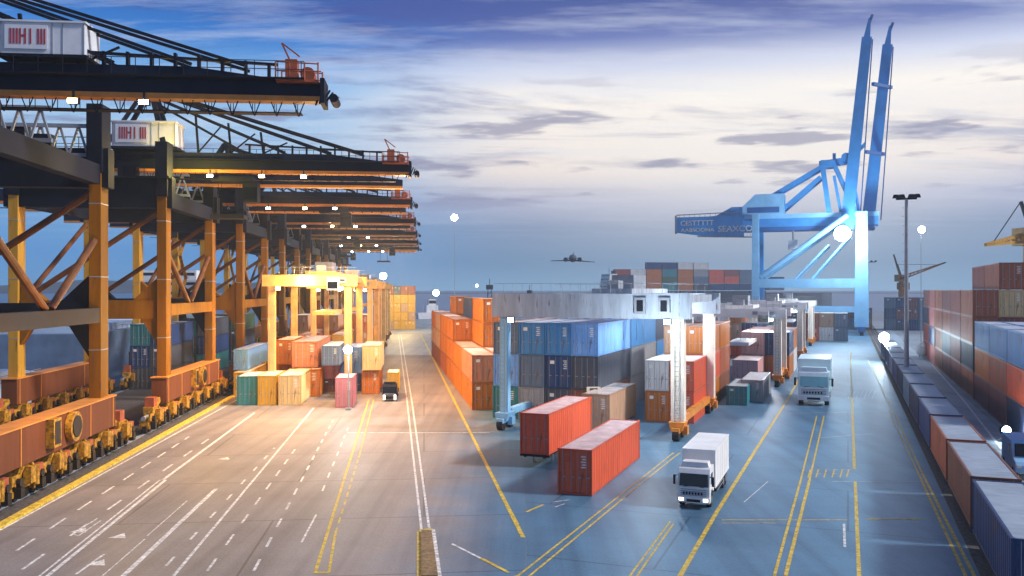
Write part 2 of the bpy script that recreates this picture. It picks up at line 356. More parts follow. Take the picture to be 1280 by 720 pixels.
stripe(mk_w, (152, 722), (270, 611), .28); stripe(mk_w, (128, 720), (181, 674), .08); stripe(mk_w, (184, 670), (234, 626), .07)
stripe(mk_w, (95, 718), (130, 693), .14)
dashed(mk_w, (-30, 722), (236, 546), .16, 2.4, 2.0); dashed(mk_w, (22, 716), (262, 548), .16, 2.6, 3.4, .5)
dashed(mk_w, (196, 720), (343, 560), .15, 1.5, 3.2, 1.6); dashed(mk_w, (259, 714), (370, 560), .14, 2.1, 2.4)
dashed(mk_w, (313, 722), (418, 522), .15, 1.9, 2.2, 1); dashed(mk_w, (377, 678), (396, 642), .12, 6, 1)
dashed(mk_w, (403, 614), (437, 530), .12, 1.8, 2.6)
for q in ((98, 665), (147, 672), (120, 706), (280, 574)):      # small arrowheads
    a = G(*q); mk_w.add([(a.x-.5, a.y-.1, ZM), (a.x+.5, a.y-.1, ZM), (a.x, a.y+.9, ZM)], [(0,1,2)])
for q in ((92, 667, 122, 648), (98, 670, 126, 651), (92, 668, 98, 670)): stripe(mk_w, q[:2], q[2:], .1)
# double white line and the two yellow loops of the median
stripe(mk_w, (527, 664), (509, 503), .15); stripe(mk_w, (537, 664), (515, 503), .15); stripe(mk_w, (509, 503), (498, 418), .16); stripe(mk_w, (515, 503), (501, 418), .16)
stripe(mk_w, (434, 541), (612, 541), .22)
stripe(mk_y, (394, 716), (461, 500), .17); stripe(mk_y, (411, 716), (419, 668), .14); dashed(mk_y, (419, 668), (449, 570), .12, 1.4, .9); stripe(mk_y, (449, 570), (467, 500), .11); stripe(mk_y, (393, 716), (411, 716), .22)
stripe(mk_y, (525, 722), (524.5, 664), .3); stripe(mk_w, (549, 722), (541, 662), .26); stripe(mk_y, (524, 663), (541, 661), .25)
stripe(mk_y, (654, 672), (526, 418), .26); stripe(mk_y, (648, 656), (620, 604), .13)
stripe(mk_w, (565, 680), (628, 712), .16); stripe(mk_y, (601, 698), (636, 716), .2)
# right-hand yard
for a, c, wd in (((640,726),(796,603),.13), ((655,726),(806,601),.13), ((796,603),(842,566),.12), ((806,601),(850,566),.12),
                 ((786,722),(838,652),.11), ((795,722),(842,655),.11), ((849,722),(895,642),.26), ((895,642),(984,500),.26),
                 ((984,500),(1006,462),.3), ((968,720),(1001,600),.16), ((982,720),(1012,600),.2), ((1001,600),(1021,520),.13), ((1012,600),(1030,520),.14),
                 ((1074,722),(1069,602),.2), ((1068,586),(1063,440),.22), ((1208,722),(1148,592),.18), ((1219,722),(1153,592),.18),
                 ((1148,592),(1112,516),.13), ((1153,592),(1118,516),.14), ((1116,516),(1085,450),.16),
                 ((902,650),(1060,650),.14), ((1084,649),(1152,649),.26), ((902,654),(970,654),.08), ((658,640),(679,631),.2), ((648,720),(632,726),.3)):
    stripe(mk_y, a, c, wd)
for i, x in enumerate((1010, 1020, 1030, 1040, 1050, 1058)):    # worn lane lettering, no longer readable
    stripe(mk_y, (x, 597), (x+3, 587), .1); stripe(mk_y, (x+1, 587), (x+8, 587.5), .08)
    if i % 2: stripe(mk_y, (x+1, 592), (x+6, 592), .08)
for i in range(7):
    stripe(mk_w, (1060 + 5*i, 498 - (i%2)*3), (1064 + 5*i, 489), .06)
stripe(mk_w, (1056, 684), (1055, 655), .14); stripe(mk_w, (1020, 548), (1092, 542), .07); stripe(mk_w, (985, 517), (1110, 514), .07); stripe(mk_w, (1040, 602), (1150, 602), .07); stripe(mk_w, (960, 602), (930, 628), .06)
stripe(mk_w, (690, 628), (712, 625), .1); stripe(mk_w, (694, 634), (706, 630), .1)
stripe(mk_w, (1165, 456), (1204, 500), .22); stripe(mk_w, (1204, 500), (1290, 610), .22)
mk_w.build('white_road_markings', 'paint_white')['kind'] = 'structure'
mk_y.build('yellow_road_markings', 'paint_yellow')['kind'] = 'structure'
# raised median nose filled with brown paving
M['median_brown'] = mat('median_brown', (.30, .19, .09), .8, 0, .5, 3, bump=.5)
b = MB(); pts = [G(527,722), G(547.5,722), G(539.5,665), G(526.5,665)]
b.add([(*p.xy, .003) for p in pts] + [(*p.xy, .13) for p in pts], [(3,2,1,0),(4,5,6,7),(0,1,5,4),(1,2,6,5),(2,3,7,6),(3,0,4,7)])
b.build('traffic_island', 'median_brown')['kind'] = 'structure'

# ------------------------------------------------------------------ shipping container
CL, CW, CH = 12.19, 2.44, 2.9
def corr_panel(b, x, y0, y1, z0, z1, n, d, axis='y'):
    """a corrugated sheet with real depth d; axis = the way it runs"""
    prof = []
    st = (y1 - y0) / n
    for i in range(n):
        a = y0 + i * st
        prof += [(a, 0), (a + st*.3, 0), (a + st*.45, d), (a + st*.85, d)]
    prof.append((y1, 0))
    vs = []
    for t, o in prof:
        for z in (z0, z1): vs.append((x + o, t, z) if axis == 'y' else (t, x + o, z))
    b.add(vs, [(2*i, 2*i+2, 2*i+3, 2*i+1) for i in range(len(prof)-1)])
def make_container(length):
    root = empty('shipping_container')
    hw = CW/2; n = int(length / .55)
    b = MB(); b.use('c_red')
    corr_panel(b, -hw+.02, .12, length-.12, .16, CH-.12, n, .05); corr_panel(b, hw-.02, .12, length-.12, .16, CH-.12, n, -.05)
    corr_panel(b, length-.03, -hw+.1, hw-.1, .16, CH-.12, 5, -.04, 'x')
    b.box(-hw+.05, hw-.05, .1, length-.1, .10, .16)
    b.build('wall', parent=root)
    b = MB(); b.use('r_red')
    prof = []; st = (length - .3) / 16
    for i in range(16):
        a = .15 + i*st; prof += [(a, 0), (a+st*.5, .02)]
    prof.append((length-.15, 0)); vs = []
    for t, o in prof: vs += [(-hw+.06, t, CH-.05+o), (hw-.06, t, CH-.05+o)]
    b.add(vs, [(2*i, 2*i+1, 2*i+3, 2*i+2) for i in range(len(prof)-1)])
    b.build('roof', parent=root)
    b = MB(); b.use('f_red')
    for x in (-1, 1):
        xa, xb = (x*hw, x*(hw-.12)) if x < 0 else (x*(hw-.12), x*hw)
        for ya in (0, length-.14): b.box(xa, xb, ya, ya+.14, 0, CH-.001)
        b.box(xa, xb-.02 if x>0 else xb, .14, length-.14, .02, .16); b.box(xa, xb, .14, length-.14, CH-.13, CH-.01)
    for ya in (.005, length-.135): 
        b.box(-hw+.12, hw-.12, ya, ya+.13, .02, .15); b.box(-hw+.12, hw-.12, ya, ya+.13, CH-.14, CH-.01)
    for x in (-1, 1):
        for ya in (-.012, length-.16):
            for z in (-.0, CH-.115):
                x0 = x*(hw+.012); x1 = x*(hw-.165); b.box(min(x0,x1), max(x0,x1), ya, ya+.172, z, z+.12)
    b.build('frame', parent=root)
    for x in (-1, 1):
        b = MB(); b.use('c_red')
        x0, x1 = (-hw+.13, -.01) if x < 0 else (.01, hw-.13)
        b.box(x0, x1, .07, .11, .16, CH-.15)
        for k in range(5): z = .3 + k*.5; b.box(x0+.06, x1-.06, .045, .07, z, z+.3)
        b.use('door_mark')
        if x > 0:
            for k in range(5): b.box(x0+.42+(k%2)*.07, x0+.78, .030, .043, CH-.5-k*.17, CH-.42-k*.17)
        else: b.box(x0+.3, x0+.7, .030, .043, CH-.75, CH-.45)
        d = b.build('door', parent=root)
        b = MB(); b.use('grey_steel')
        for q in (.22, .78):
            xx = x0 + (x1-x0)*q; b.tube((xx, .02, .1), (xx, .02, CH-.1), .022, 6); b.box(xx-.03, xx+.22, -.01, .015, 1.1, 1.16)
        b.build('lock_rods', parent=d)
    return root
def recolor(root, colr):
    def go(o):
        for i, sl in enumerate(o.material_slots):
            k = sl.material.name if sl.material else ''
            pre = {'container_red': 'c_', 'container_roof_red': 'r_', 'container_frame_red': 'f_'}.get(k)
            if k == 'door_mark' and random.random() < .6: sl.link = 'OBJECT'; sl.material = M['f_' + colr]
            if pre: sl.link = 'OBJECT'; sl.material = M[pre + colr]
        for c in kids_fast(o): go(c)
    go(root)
TREE = {}
def kids_fast(o): return TREE.get(o.name, [])
def fast_copy(o, parent=None):
    c = o.copy(); C.objects.link(c); c.parent = parent; TREE[c.name] = []
    if parent: TREE[parent.name].append(c)
    for ch in kids_fast(o): fast_copy(ch, c)
    return c
def reg(o):
    TREE[o.name] = kids(o)
    for c in TREE[o.name]: reg(c)
P40 = make_container(CL); P20 = make_container(6.06); reg(P40); reg(P20)
_used = {'40': False, '20': False}
NCONT = [0]
def container(loc, rz, colr, label, sc=1, kind='40', group='stacked shipping containers'):
    proto = P40 if kind == '40' else P20
    NCONT[0] += 1
    c = fast_copy(proto)
    c.location = loc; c.rotation_euler = (0,0,rz); c.scale = (sc,)*3 if not isinstance(sc, tuple) else sc
    recolor(c, colr); tag(c, label, 'container', group)
    return c
ORD = ['first','second','third','fourth','fifth','sixth','seventh','eighth','ninth','tenth','eleventh','twelfth']
TIER = {0: 'bottom', 1: 'second', 2: 'third', 3: 'fourth', 4: 'fifth', 5: 'sixth'}
def adj(c): return {'dark grey': 'dark grey'}.get(c, c)
BC = {}
def block(fr, u0, v0, cols, where, sc=1.2, z0=0, ulabel='stack from the left', gap=.06, group=None, pitch_v=None, kind='40'):
    """cols: list of (col, row, [colours bottom to top]); None = nothing placed at that tier"""
    Wd = CW * (sc if not isinstance(sc, tuple) else sc[0]) + gap
    Ln = (CL if kind == '40' else 6.06) * (sc if not isinstance(sc, tuple) else sc[1]) + (.35 if pitch_v is None else pitch_v)
    Hh = CH * (sc if not isinstance(sc, tuple) else sc[2])
    for ci, ri, cl in cols:
        ntier = len([c for c in cl if c])
        for t, cc in enumerate(cl):
            if not cc: continue
            du = random.uniform(-.04, .04)
            p = fr.w(u0 + (ci + .5) * Wd + du, v0 + ri * Ln + random.uniform(-.1, .1), z0 + t * (Hh + .012))
            tn = 'top' if (t == len(cl) - 1 and t > 0) else TIER[t]
            if ntier == 1 and t == 0: tn = 'lone'
            rowtxt = '' if max(r for _, r, _ in cols) == 0 else f', {ORD[ri]} row'
            coltxt = '' if max(c for c, _, _ in cols) == 0 else f', {ORD[ci]} column'
            container(p, fr.rz, cc, f'{cc} container, {tn} tier{coltxt}{rowtxt}, {where}', sc, kind, group or where)
            BC[where] = BC.get(where, 0) + 1
exec_blocks = []

# ------------------------------------------------------------------ ship-to-shore cranes on the left quay
def make_sts():
    r = empty('quay_crane')
    GZ = 26.8; YB = -4.4
    for y in (-9.9, 9.9):
        for x, k in ((0, 'crane_orange'), (-14.5, 'crane_yellow')):
            b = MB(); b.use(k); b.box(x-.48, x+.48, y-.85, y+.85, 3.4, 23.6)
            b.use('grey_steel')
            for z in (9, 15, 21): b.box(x-.5, x+.5, y-.87, y+.87, z, z+.1)
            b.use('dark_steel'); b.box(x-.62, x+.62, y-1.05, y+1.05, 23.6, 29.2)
            b.build('leg', parent=r, bevel=.04)
        # portal beam, land side to sea side, with haunches
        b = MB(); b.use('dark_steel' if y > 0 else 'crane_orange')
        b.box(-13.94, -.56, y-.62, y+.62, 11.0, 12.9)
        for s, x in ((1, -.56), (-1, -13.94)):
            b.prism([(x, 12.9), (x - s*2.4, 12.9), (x, 15.2)], y-.5, y+.5); b.prism([(x, 11.0), (x - s*1.6, 11.0), (x, 8.4)], y-.5, y+.5)
        b.build('portal_beam', parent=r)
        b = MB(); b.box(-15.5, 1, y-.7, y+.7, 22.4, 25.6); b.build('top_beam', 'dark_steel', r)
    for x in (0, -14.5):
        b = MB(); b.use('crane_orange'); b.box(x-.45, x+.45, -8.88, 8.88, 11.3, 12.5)
        b.build('tie_beam', parent=r)
        b = MB(); b.use('sill_red'); b.box(x-.75, x+.75, -11.6, 11.6, 2.5, 5.0); b.use('girder_edge'); b.box(x-.85, x+.85, -11.7, 11.7, 5.0, 5.12)
        for y in (-11, -6, 6, 11): b.box(x-.8, x+.8, y-.06, y+.06, 2.48, 5.0)
        b.build('sill_beam', parent=r)
        for y in (-14.3, -9.6, -4.6, 0, 4.6, 9.6, 14.3):          # bogies
            b = MB(); b.use('bogie_yellow')
            b.prism([(x-.5, 2.5), (x+.5, 2.5), (x+.35, 1.3), (x-.35, 1.3)], y-.9, y+.9)
            if abs(y) > 12: b.bar((x, y*.84, 2.9), (x, y*.97, 2.2), .5); b.use('grey_steel'); b.tube((x, y, 1.6), (x, y*1.17, 1.6), .22, 10); b.use('red_steel'); b.box(x-.4, x+.45, y-.6, y+.5, 2.45, 3.4); b.use('bogie_yellow')
            b.bar((x+.55, y-1.9, 1.3), (x+.55, y-.6, 2.4), .18); b.bar((x+.55, y+1.9, 1.3), (x+.55, y+.6, 2.4), .18); b.box(x+.5, x+.62, y-2.3, y-1.2, 1.35, 2.0)
            b.box(x-.42, x+.42, y-2.2, y+2.2, .85, 1.35)
            for q in (-1.6, 1.6):
                b.box(x-.5, x+.5, y+q-.45, y+q+.45, .55, .95); b.use('bogie_dark'); b.box(x+.5, x+.95, y+q-.2, y+q+.35, .5, 1.2)
                b.tube((x+.5, y+q+.05, 1.5), (x+.9, y+q+.05, 1.5), .28, 10); b.use('bogie_yellow')
            b.box(x+.5, x+1.0, y-.45, y+.35, 1.2, 2.3); b.tube((x+.75, y+.9, .9), (x+.75, y+.9, 2.2), .22, 8)
            b.use('red_steel'); b.box(x+.45, x+.8, y+1.0, y+1.9, 1.35, 2.2)
            o = b.build('bogie', parent=r)
            for q in (-1.9, -.8, .8, 1.9):
                c = MB(); c.tube((x-.2, y+q, .47), (x+.2, y+q, .47), .36, 14); c.build('wheel', 'bogie_dark', o)
    # handrail walkway on the sill beam, electrical boxes
    b = MB(); b.use('bogie_yellow')       # cable reel and cabinets on the sill beam
    b.box(.76, 1.3, -2.2, -.9, 3.0, 5.0); b.use('bogie_dark'); b.box(1.3, 1.33, -2.0, -1.1, 3.2, 4.8); b.build('cabinet', parent=r)
    b = MB(); b.use('bogie_yellow'); b.tube((.8, 2.0, 3.9), (1.25, 2.0, 3.9), 1.1, 20)
    b.use('bogie_dark'); b.tube((1.25, 2.0, 3.9), (1.32, 2.0, 3.9), .8, 20)
    b.build('cable_reel', parent=r)
    # diagonal tubes
    for (a, c) in (((-13.9, -9.9, 12.9), (-.6, -9.9, 22)), ((-13.9, 9.9, 12.9), (-.6, 9.9, 22)),
                   ((0, -8.9, 18), (0, -.5, 12.6)), ((0, 8.9, 18), (0, .5, 12.6)), ((-14.5, -8.9, 12.6), (-14.5, 8.6, 22))):
        b = MB(); b.tube(a, c, .28, 10); b.build('brace', 'tube_orange', r)
    for x in (0, -14.5):
        b = MB(); b.box(x-.5, x+.5, -8.85, 8.85, 22.6, 24.2); b.build('cross_beam', 'dark_steel', r)
    # the boom: deep box girder with an orange lower flange, tapering to the tip
    b = MB(); b.use('navy_girder'); y0, y1 = YB-.6, YB+.6
    b.prism([(-44, GZ+.35), (-44, GZ+2.2), (14, GZ+2.2), (22.5, GZ+1.15), (22.5, GZ+.35)], y0, y1)
    pass
    b.use('girder_edge'); b.box(-44, 22.5, y0-.12, y1-.2, GZ, GZ+.35)
    bo = b.build('boom', parent=r)
    b = MB(); b.use('navy_girder'); b.prism([(-40, GZ+.3), (-40, GZ+2.1), (13, GZ+2.1), (21.5, GZ+1.1), (21.5, GZ+.3)], YB+12.4, YB+13.4); b.use('girder_edge'); b.box(-40, 21.5, YB+12.3, YB+13.4, GZ, GZ+.3)
    b.use('dark_steel')
    for i in range(27): b.tube((-18+i*1.5, YB+12.5, GZ+1.8), (-18+i*1.5, YB+12.5, GZ+3.1), .035, 5)
    b.tube((-18, YB+12.5, GZ+3.1), (21, YB+12.5, GZ+3.0), .04, 5)
    b.build('rear_boom', parent=r)
    b = MB(); b.use('dark_steel')         # walkway with railings along the top, cable supports
    b.box(-20, 21.5, YB-1.55, YB-.62, GZ+1.35, GZ+1.42)
    for i in range(28):
        x = -20 + i*1.53; b.tube((x, YB-1.5, GZ+1.4), (x, YB-1.5, GZ+2.5), .03, 5)
    for z in (1.95, 2.5): b.tube((-20, YB-1.5, GZ+z), (21.5, YB-1.5, GZ+z), .03, 5)
    for i in range(10):
        x = 5 + i*1.55; zt = GZ + (2.2 if x < 14 else 2.2 - (x-14)*.12); b.box(x-.09, x+.09, YB-.2, YB+.2, zt, zt+1.0)
    b.bar((4.5, YB, GZ+3.25), (19.5, YB, GZ+2.6), .3, .16)
    b.build('walkway', parent=bo)
    b = MB(); b.use('red_steel')          # sheave platform on the tip
    b.box(19.6, 22.4, YB-1.3, YB+1.3, GZ+1.2, GZ+1.35)
    for q in (-1.3, 1.3):
        for x in (19.6, 20.5, 21.5, 22.4): b.tube((x, YB+q, GZ+1.3), (x, YB+q, GZ+2.5), .06, 5)
        b.tube((19.6, YB+q, GZ+2.5), (22.4, YB+q, GZ+2.4), .05, 5); b.tube((19.6, YB+q, GZ+1.9), (22.6, YB+q, GZ+1.9), .05, 5)
    b.box(20.1, 20.9, YB-.5, YB+.5, GZ+1.35, GZ+2.9); b.tube((21.6, YB-.5, GZ+1.9), (21.6, YB+.5, GZ+1.9), .5, 12)
    b.bar((20.4, YB, GZ+2.8), (19.8, YB, GZ+4.1), .12); b.bar((19.8, YB, GZ+4.1), (21.0, YB, GZ+3.2), .1)
    b.use('dark_steel'); b.box(22.5, 22.8, YB-1.2, YB+1.2, GZ-.2, GZ+1.5)
    for k in range(6): b.bar((22.2+.25*k, YB-1, GZ-.3+.1*k), (22.6+.2*k, YB+.4, GZ+1.3-.15*k), .1)
    b.tube((23.4, YB-1, GZ+.2), (23.4, YB+1, GZ+.2), .3, 10)
    b.build('tip_platform', parent=r)
    b = MB(); b.use('dark_steel')         # lower service gangway with its cable loops
    b.box(-40, 21.0, YB+.75, YB+1.7, GZ-.55, GZ-.48)
    for i in range(30):
        x = -22 + i*1.47; b.tube((x, YB+1.65, GZ-.5), (x, YB+1.65, GZ+.5), .03, 5); b.bar((x, YB+.8, GZ-.5), (x, YB+.8, GZ+.4), .05)
        b.tube((x, YB-.4, GZ-.02), (x+.37, YB-.4, GZ-1.0), .04, 5); b.tube((x+.37, YB-.4, GZ-1.0), (x+.74, YB-.4, GZ-.02), .04, 5)
    b.tube((-22, YB+1.65, GZ+.5), (21, YB+1.65, GZ+.5), .035, 5)
    b.build('gangway', parent=bo)
    b = MB(); b.use('dark_steel')         # trolley with the driver's cab hung below the boom
    b.box(-2.2, 2.2, YB-1.2, YB+1.2, GZ-1.0, GZ-.45); b.box(1.0, 2.6, YB-.9, YB+.9, GZ-3.2, GZ-1.0); b.use('glass'); b.box(1.05, 2.55, YB-.93, YB-.9, GZ-2.9, GZ-1.6)
    b.use('dark_steel')
    for x in (-1.6, .4):
        for q in (-.8, .8): b.tube((x, YB+q, GZ-1), (x, YB+q, GZ-4.6), .03, 5)
    b.box(-2.4, 1.2, YB-1.2, YB+1.2, GZ-5.0, GZ-4.6)
    b.build('trolley', parent=r)
    b = MB(); b.use('dark_steel')         # winches, cabinets and rails on the upper beams
    for sy in (-1, 1):
        b = MB(); b.use('dark_steel'); y = sy*10.5
        for x, w_, h_ in (((-12, 2.2, 1.6), (-4.5, 1.8, 1.2)) if sy < 0 else ((-8.5, 3, 1.9), (-5, 1.5, 1.1), (-10.5, 1.2, 2.6))): b.box(x, x+w_, sy*9.7-.6, sy*9.7+.6, 25.56, 25.6+h_)
        for i in range(15): b.tube((-15+i*1.1, y, 25.57), (-15+i*1.1, y, 26.7), .035, 5)
        b.tube((-15, y, 26.7), (.6, y, 26.7), .04, 5); b.tube((-15, y, 26.15), (.6, y, 26.15), .03, 5); b.box(-15.4, .9, y-.9, y+.35, 25.45, 25.58)
        b.build('winch_deck', parent=r)
    # pylon and forestays
    for q in (-1.6, 1.6):
        b = MB(); b.bar((-3.5, YB+q, GZ+2.2), (-5.5, YB+q*.4, GZ+9.5), .6, .6, .45, .45); b.bar((-10, YB+q, GZ+2.2), (-5.7, YB+q*.4, GZ+9.3), .4)
        b.build('pylon', 'dark_steel', r)
        for x1, dz in ((14.0, .3), (9.0, .8), (17.5, .1), (4.5, 1.3)):
            b = MB(); b.bar((-5.5, YB+q*.5, GZ+9.2-dz), (x1, YB+q*.5, GZ+2.3), .2); b.build('forestay', 'dark_steel', r)
    for x in (-.5, 3, 6.5):
        b = MB(); b.bar((x, YB, GZ+2.2), (x-.3, YB, GZ+2.2 + (14-x)*.27 + .4), .22); b.bar((x, YB, GZ+2.3), (x+2.6, YB, GZ+2.2+(11.4-x)*.27), .14); b.build('stay_post', 'dark_steel', r)
    for yy in (9.2, 2.0):                # trusses between the upper beams
        b = MB()
        for i in range(10):
            x = -15.4 + i*1.48
            b.bar((x, yy, 25.0), (x+.75, yy, 27.4), .16); b.bar((x+.75, yy, 27.4), (x+1.48, yy, 25.0), .16)
        b.bar((-15.6, yy, 27.4), (-.5, yy, 27.4), .3); b.bar((-15.6, yy, 25.0), (-.5, yy, 25.0), .3)
        b.build('lattice_truss', 'grey_steel', r)
    b = MB()                             # stair zigzag on the sea-side leg
    for i in range(5):
        z = 5.2 + i*3.6; s = 1 if i % 2 else -1
        b.bar((-13.4, 9.9 + s*1.8, z), (-13.4, 9.9 - s*1.8, z+3.6), .5, .12); b.box(-13.7, -13.0, 9.9 - s*1.8 - .5, 9.9 - s*1.8 + .5, z+3.55, z+3.65)
    b.build('stairs', 'bogie_yellow', r)
    b = MB(); b.use('house_white'); b.box(-3.3, 3.3, -1.7, 1.7, .15, 2.75); b.box(-3.45, 3.45, -1.85, 1.85, 2.75, 2.9)
    b.use('grey_steel')
    for x in (-3.25, .75, 1.55, 3.2): b.box(x, x+.08, -1.74, -1.69, .2, 2.7)
    b.use('dark_steel'); b.box(-3.5, 3.5, -1.9, 1.9, -.1, .15)
    h = b.build('machinery_house', parent=r); h.location = (0, YB, GZ+2.45)
    b = MB(); b.use('house_white'); b.box(-2.9, .45, -1.80, -1.745, .55, 2.5); b.use('sign_red')
    for x in (-2.5, -2.25, -2.0, -1.75, -1.35, -.95, -.35, -.1, .15): b.box(x, x+.14, -1.83, -1.795, .95, 2.2)
    b.box(-1.7, -1.35, -1.825, -1.795, 1.5, 1.7)
    b.build('sign', parent=h)
    for (x, y, z, k) in ((1.2, -6.3, GZ-.45, 'lamp_white'), (6.5, -5.4, GZ-.3, 'lamp_warm'), (11, -5.4, GZ-.3, 'lamp_white')):
        o = MB(); o.use('dark_steel'); o.bar((x, y, z), (x, y, z+.6), .12); o.box(x-.35, x+.35, y-.15, y+.25, z-.25, z+.1); o.use(k); o.box(x-.3, x+.3, y-.2, y-.15, z-.22, z+.07)
        o.build('floodlight', parent=r)
    return r
sts = make_sts(); reg(sts)
lb = ['nearest dark quay crane with orange boom tip highest against the sky', 'second dark quay crane, white machinery house above its yellow leg',
      'third quay crane, orange legs and dark boom under the second boom', 'fourth quay crane along the left quay, boom just below the third',
      'fifth quay crane along the left quay, counting from the camera', 'sixth quay crane, small behind the lit yard gantries', 'seventh and farthest quay crane of the left quay row']
sts_list = []
for k in range(7):
    c = sts if k == 0 else fast_copy(sts)
    sts_list.append(c)
for k, c in enumerate(sts_list):
    p = L.atY(-26.8, 63 + 38*k); c.location = p
    for o in kids_fast(c):
        if o.name.split('.')[0] == 'trolley': o.location.x = [-9, 6, 13, -4, 9, 16, 2][k]; c.rotation_euler = (0,0,L.rz)
    tag(c, lb[k], 'crane', 'dark quay cranes along the left quay')
    hh = [o for o in kids_fast(c) if o.name.startswith('machinery_house')][0]
    hh.location.x = [2.0, -3.2, -2, -3, -3, -3, -3][k]
    if k == 0: hh.scale = (.8, .8, .8)
    sh = [-2.7, 2.6, 2.2, 2.4, 2.4, 2.4, 2.4][k]
    for o in kids_fast(c):
        if o.name.split('.')[0] in ('boom', 'rear_boom', 'tip_platform', 'forestay', 'stay_post', 'pylon', 'floodlight'): o.location.x = sh
        if k == 0 and o.name.split('.')[0] == 'tie_beam':
            o.material_slots[0].link = 'OBJECT'; o.material_slots[0].material = M['dark_steel']

# ------------------------------------------------------------------ rubber-tyred gantry cranes
def make_rtg(span, length, height, leg_k, beam_k, foot_k, lampk, legw=.9, beamh=1.9, spread=True, pale_left=None, name='yard_gantry_crane', group=None):
    r = empty(name)
    for x in (0, span):
        for y in (0, length):
            kk = pale_left if (pale_left and x == 0) else leg_k; fk = pale_left if (pale_left and x == 0) else foot_k
            b = MB(); b.use(kk); lw = legw*.72 if (pale_left and x == 0) else legw; b.bar((x, y, 1.6), (x, y, height-beamh), lw, lw*.9); b.build('leg', parent=r, bevel=.05)
            b = MB(); b.use(fk); b.prism([(x-.75, 1.7), (x+.75, 1.7), (x+.5, .9), (x-.5, .9)], y-1.1, y+1.1); b.box(x-.35, x+.35, y-1.6, y+1.6, .75, 1.2); b.box(x+.4, x+.9, y-.4, y+.5, .5, 1.3)
            f = b.build('bogie', parent=r)
            for q in (-1.1, 1.1):
                c = MB(); c.tube((x-.3, y+q, .62), (x+.3, y+q, .62), .6, 16); c.build('wheel', 'rubber', f)
        b = MB(); b.use(fk); b.box(x-.3, x+.3, 1.2, length-1.2, 1.3, 1.95); b.build('sill_beam', parent=r)
        b = MB(); b.use(beam_k); b.box(x-.4, x+.4, -.2, length+.2, height-.9, height-.15); b.build('end_beam', parent=r)
    for y in (0, length):
        b = MB(); b.use(beam_k); b.box(-1.2, span+1.2, y-.55, y+.55, height-beamh, height)
        b.use('grey_steel')
        for i in range(int(span)+1): b.tube((i, y-.5, height), (i, y-.5, height+1.0), .025, 5)
        b.tube((-1, y-.5, height+1.0), (span+1, y-.5, height+1.0), .025, 5)
        b.build('girder', parent=r, bevel=.03)
    for x in (0, span):
        b = MB(); b.use('grey_steel')
        for q in (-.22, .22): b.tube((x+q, -legw*.5-.15, 1.7), (x+q, -legw*.5-.15, height-beamh-.1), .03, 5)
        for i in range(int((height-beamh-2)/.45)): b.tube((x-.22, -legw*.5-.15, 1.9+i*.45), (x+.22, -legw*.5-.15, 1.9+i*.45), .02, 4)
        b.build('ladder', parent=r)
    for fx in (.80, .93):
        b = MB(); b.use('grey_steel'); b.box(span*fx-.55, span*fx+.55, -.85, -.56, height-beamh+.45, height-.35); b.use('dark_steel'); b.box(span*fx-.3, span*fx+.3, -.88, -.85, height-beamh+.7, height-.6); b.build('cabinet', parent=r)
    t = MB(); t.use(beam_k); xm = span*.62; t.box(xm-2, xm+2, .8, length-.8, height+.02, height+.5); t.use('grey_steel'); t.box(xm-1.3, xm+1.0, length*.3, length*.6, height+.5, height+1.9); t.box(xm-.5, xm+.6, 1, 3, height+.5, height+1.3)
    for i in range(4): t.tube((xm-1+.7*i, length/2, height-.0), (xm-1+.7*i, length/2, height-5), .03, 5)
    t.build('trolley', parent=r)
    if spread: b = MB(); b.use(beam_k); b.box(xm-1.5, xm+1.5, length/2-6, length/2+6, height-5.4, height-4.9); b.build('spreader', parent=r)
    if not pale_left: b = MB(); b.use('house_white'); b.box(span-2.6, span-1.1, -.62-1.5, -.62, height-2.0, height-.3); b.use('glass'); b.box(span-2.5, span-1.2, -2.15, -2.10, height-1.8, height-.9); b.build('operator_cab', parent=r)
    for (x, y) in ((.9, -.75), (span-.9, -.75)):
        b = MB(); b.use('dark_steel'); b.box(x-.35, x+.35, y-.1, y+.2, height-beamh-.5, height-beamh-.02); b.use(lampk); b.box(x-.3, x+.3, y-.14, y-.1, height-beamh-.45, height-beamh-.08); b.build('floodlight', parent=r)
    return r
# white yard gantry on the right, its feet orange
fr = R
q = G(848, 549); u1, v1 = R.uv(q)
SPW = 17.4
g = make_rtg(SPW, 19.5, 13.6, 'rtg_leg', 'beam_grey', 'foot_orange', 'lamp_white', 1.25, 2.35, False, 'blue_pale')
g.location = R.w(u1 - SPW, v1); g.rotation_euler = (0,0,R.rz)
tag(g, 'big white yard gantry crane with orange feet spanning the blue containers', 'crane', 'white yard gantries')
reg(g)
wl = [(972, 483, 'second white yard gantry, beyond the big one and its orange stacks'), (1000, 449, 'third white yard gantry, small in front of blue quay crane'), (1013, 432, 'farthest white yard gantry, right below the portal of blue quay crane')]
g2 = make_rtg(14.5, 11, 11.2, 'rtg_leg', 'white_paint', 'foot_orange', 'lamp_white', 1.1, 1.3); reg(g2)
for i, (px, py, lab) in enumerate(wl):
    c = g2 if i == 0 else fast_copy(g2)
    wl[i] = (c, px, py, lab)
for c, px, py, lab in wl:
    q = G(px, py); u, v = R.uv(q); c.location = R.w(u - 14.5, v); c.rotation_euler = (0,0,R.rz); tag(c, lab, 'crane', 'white yard gantries')
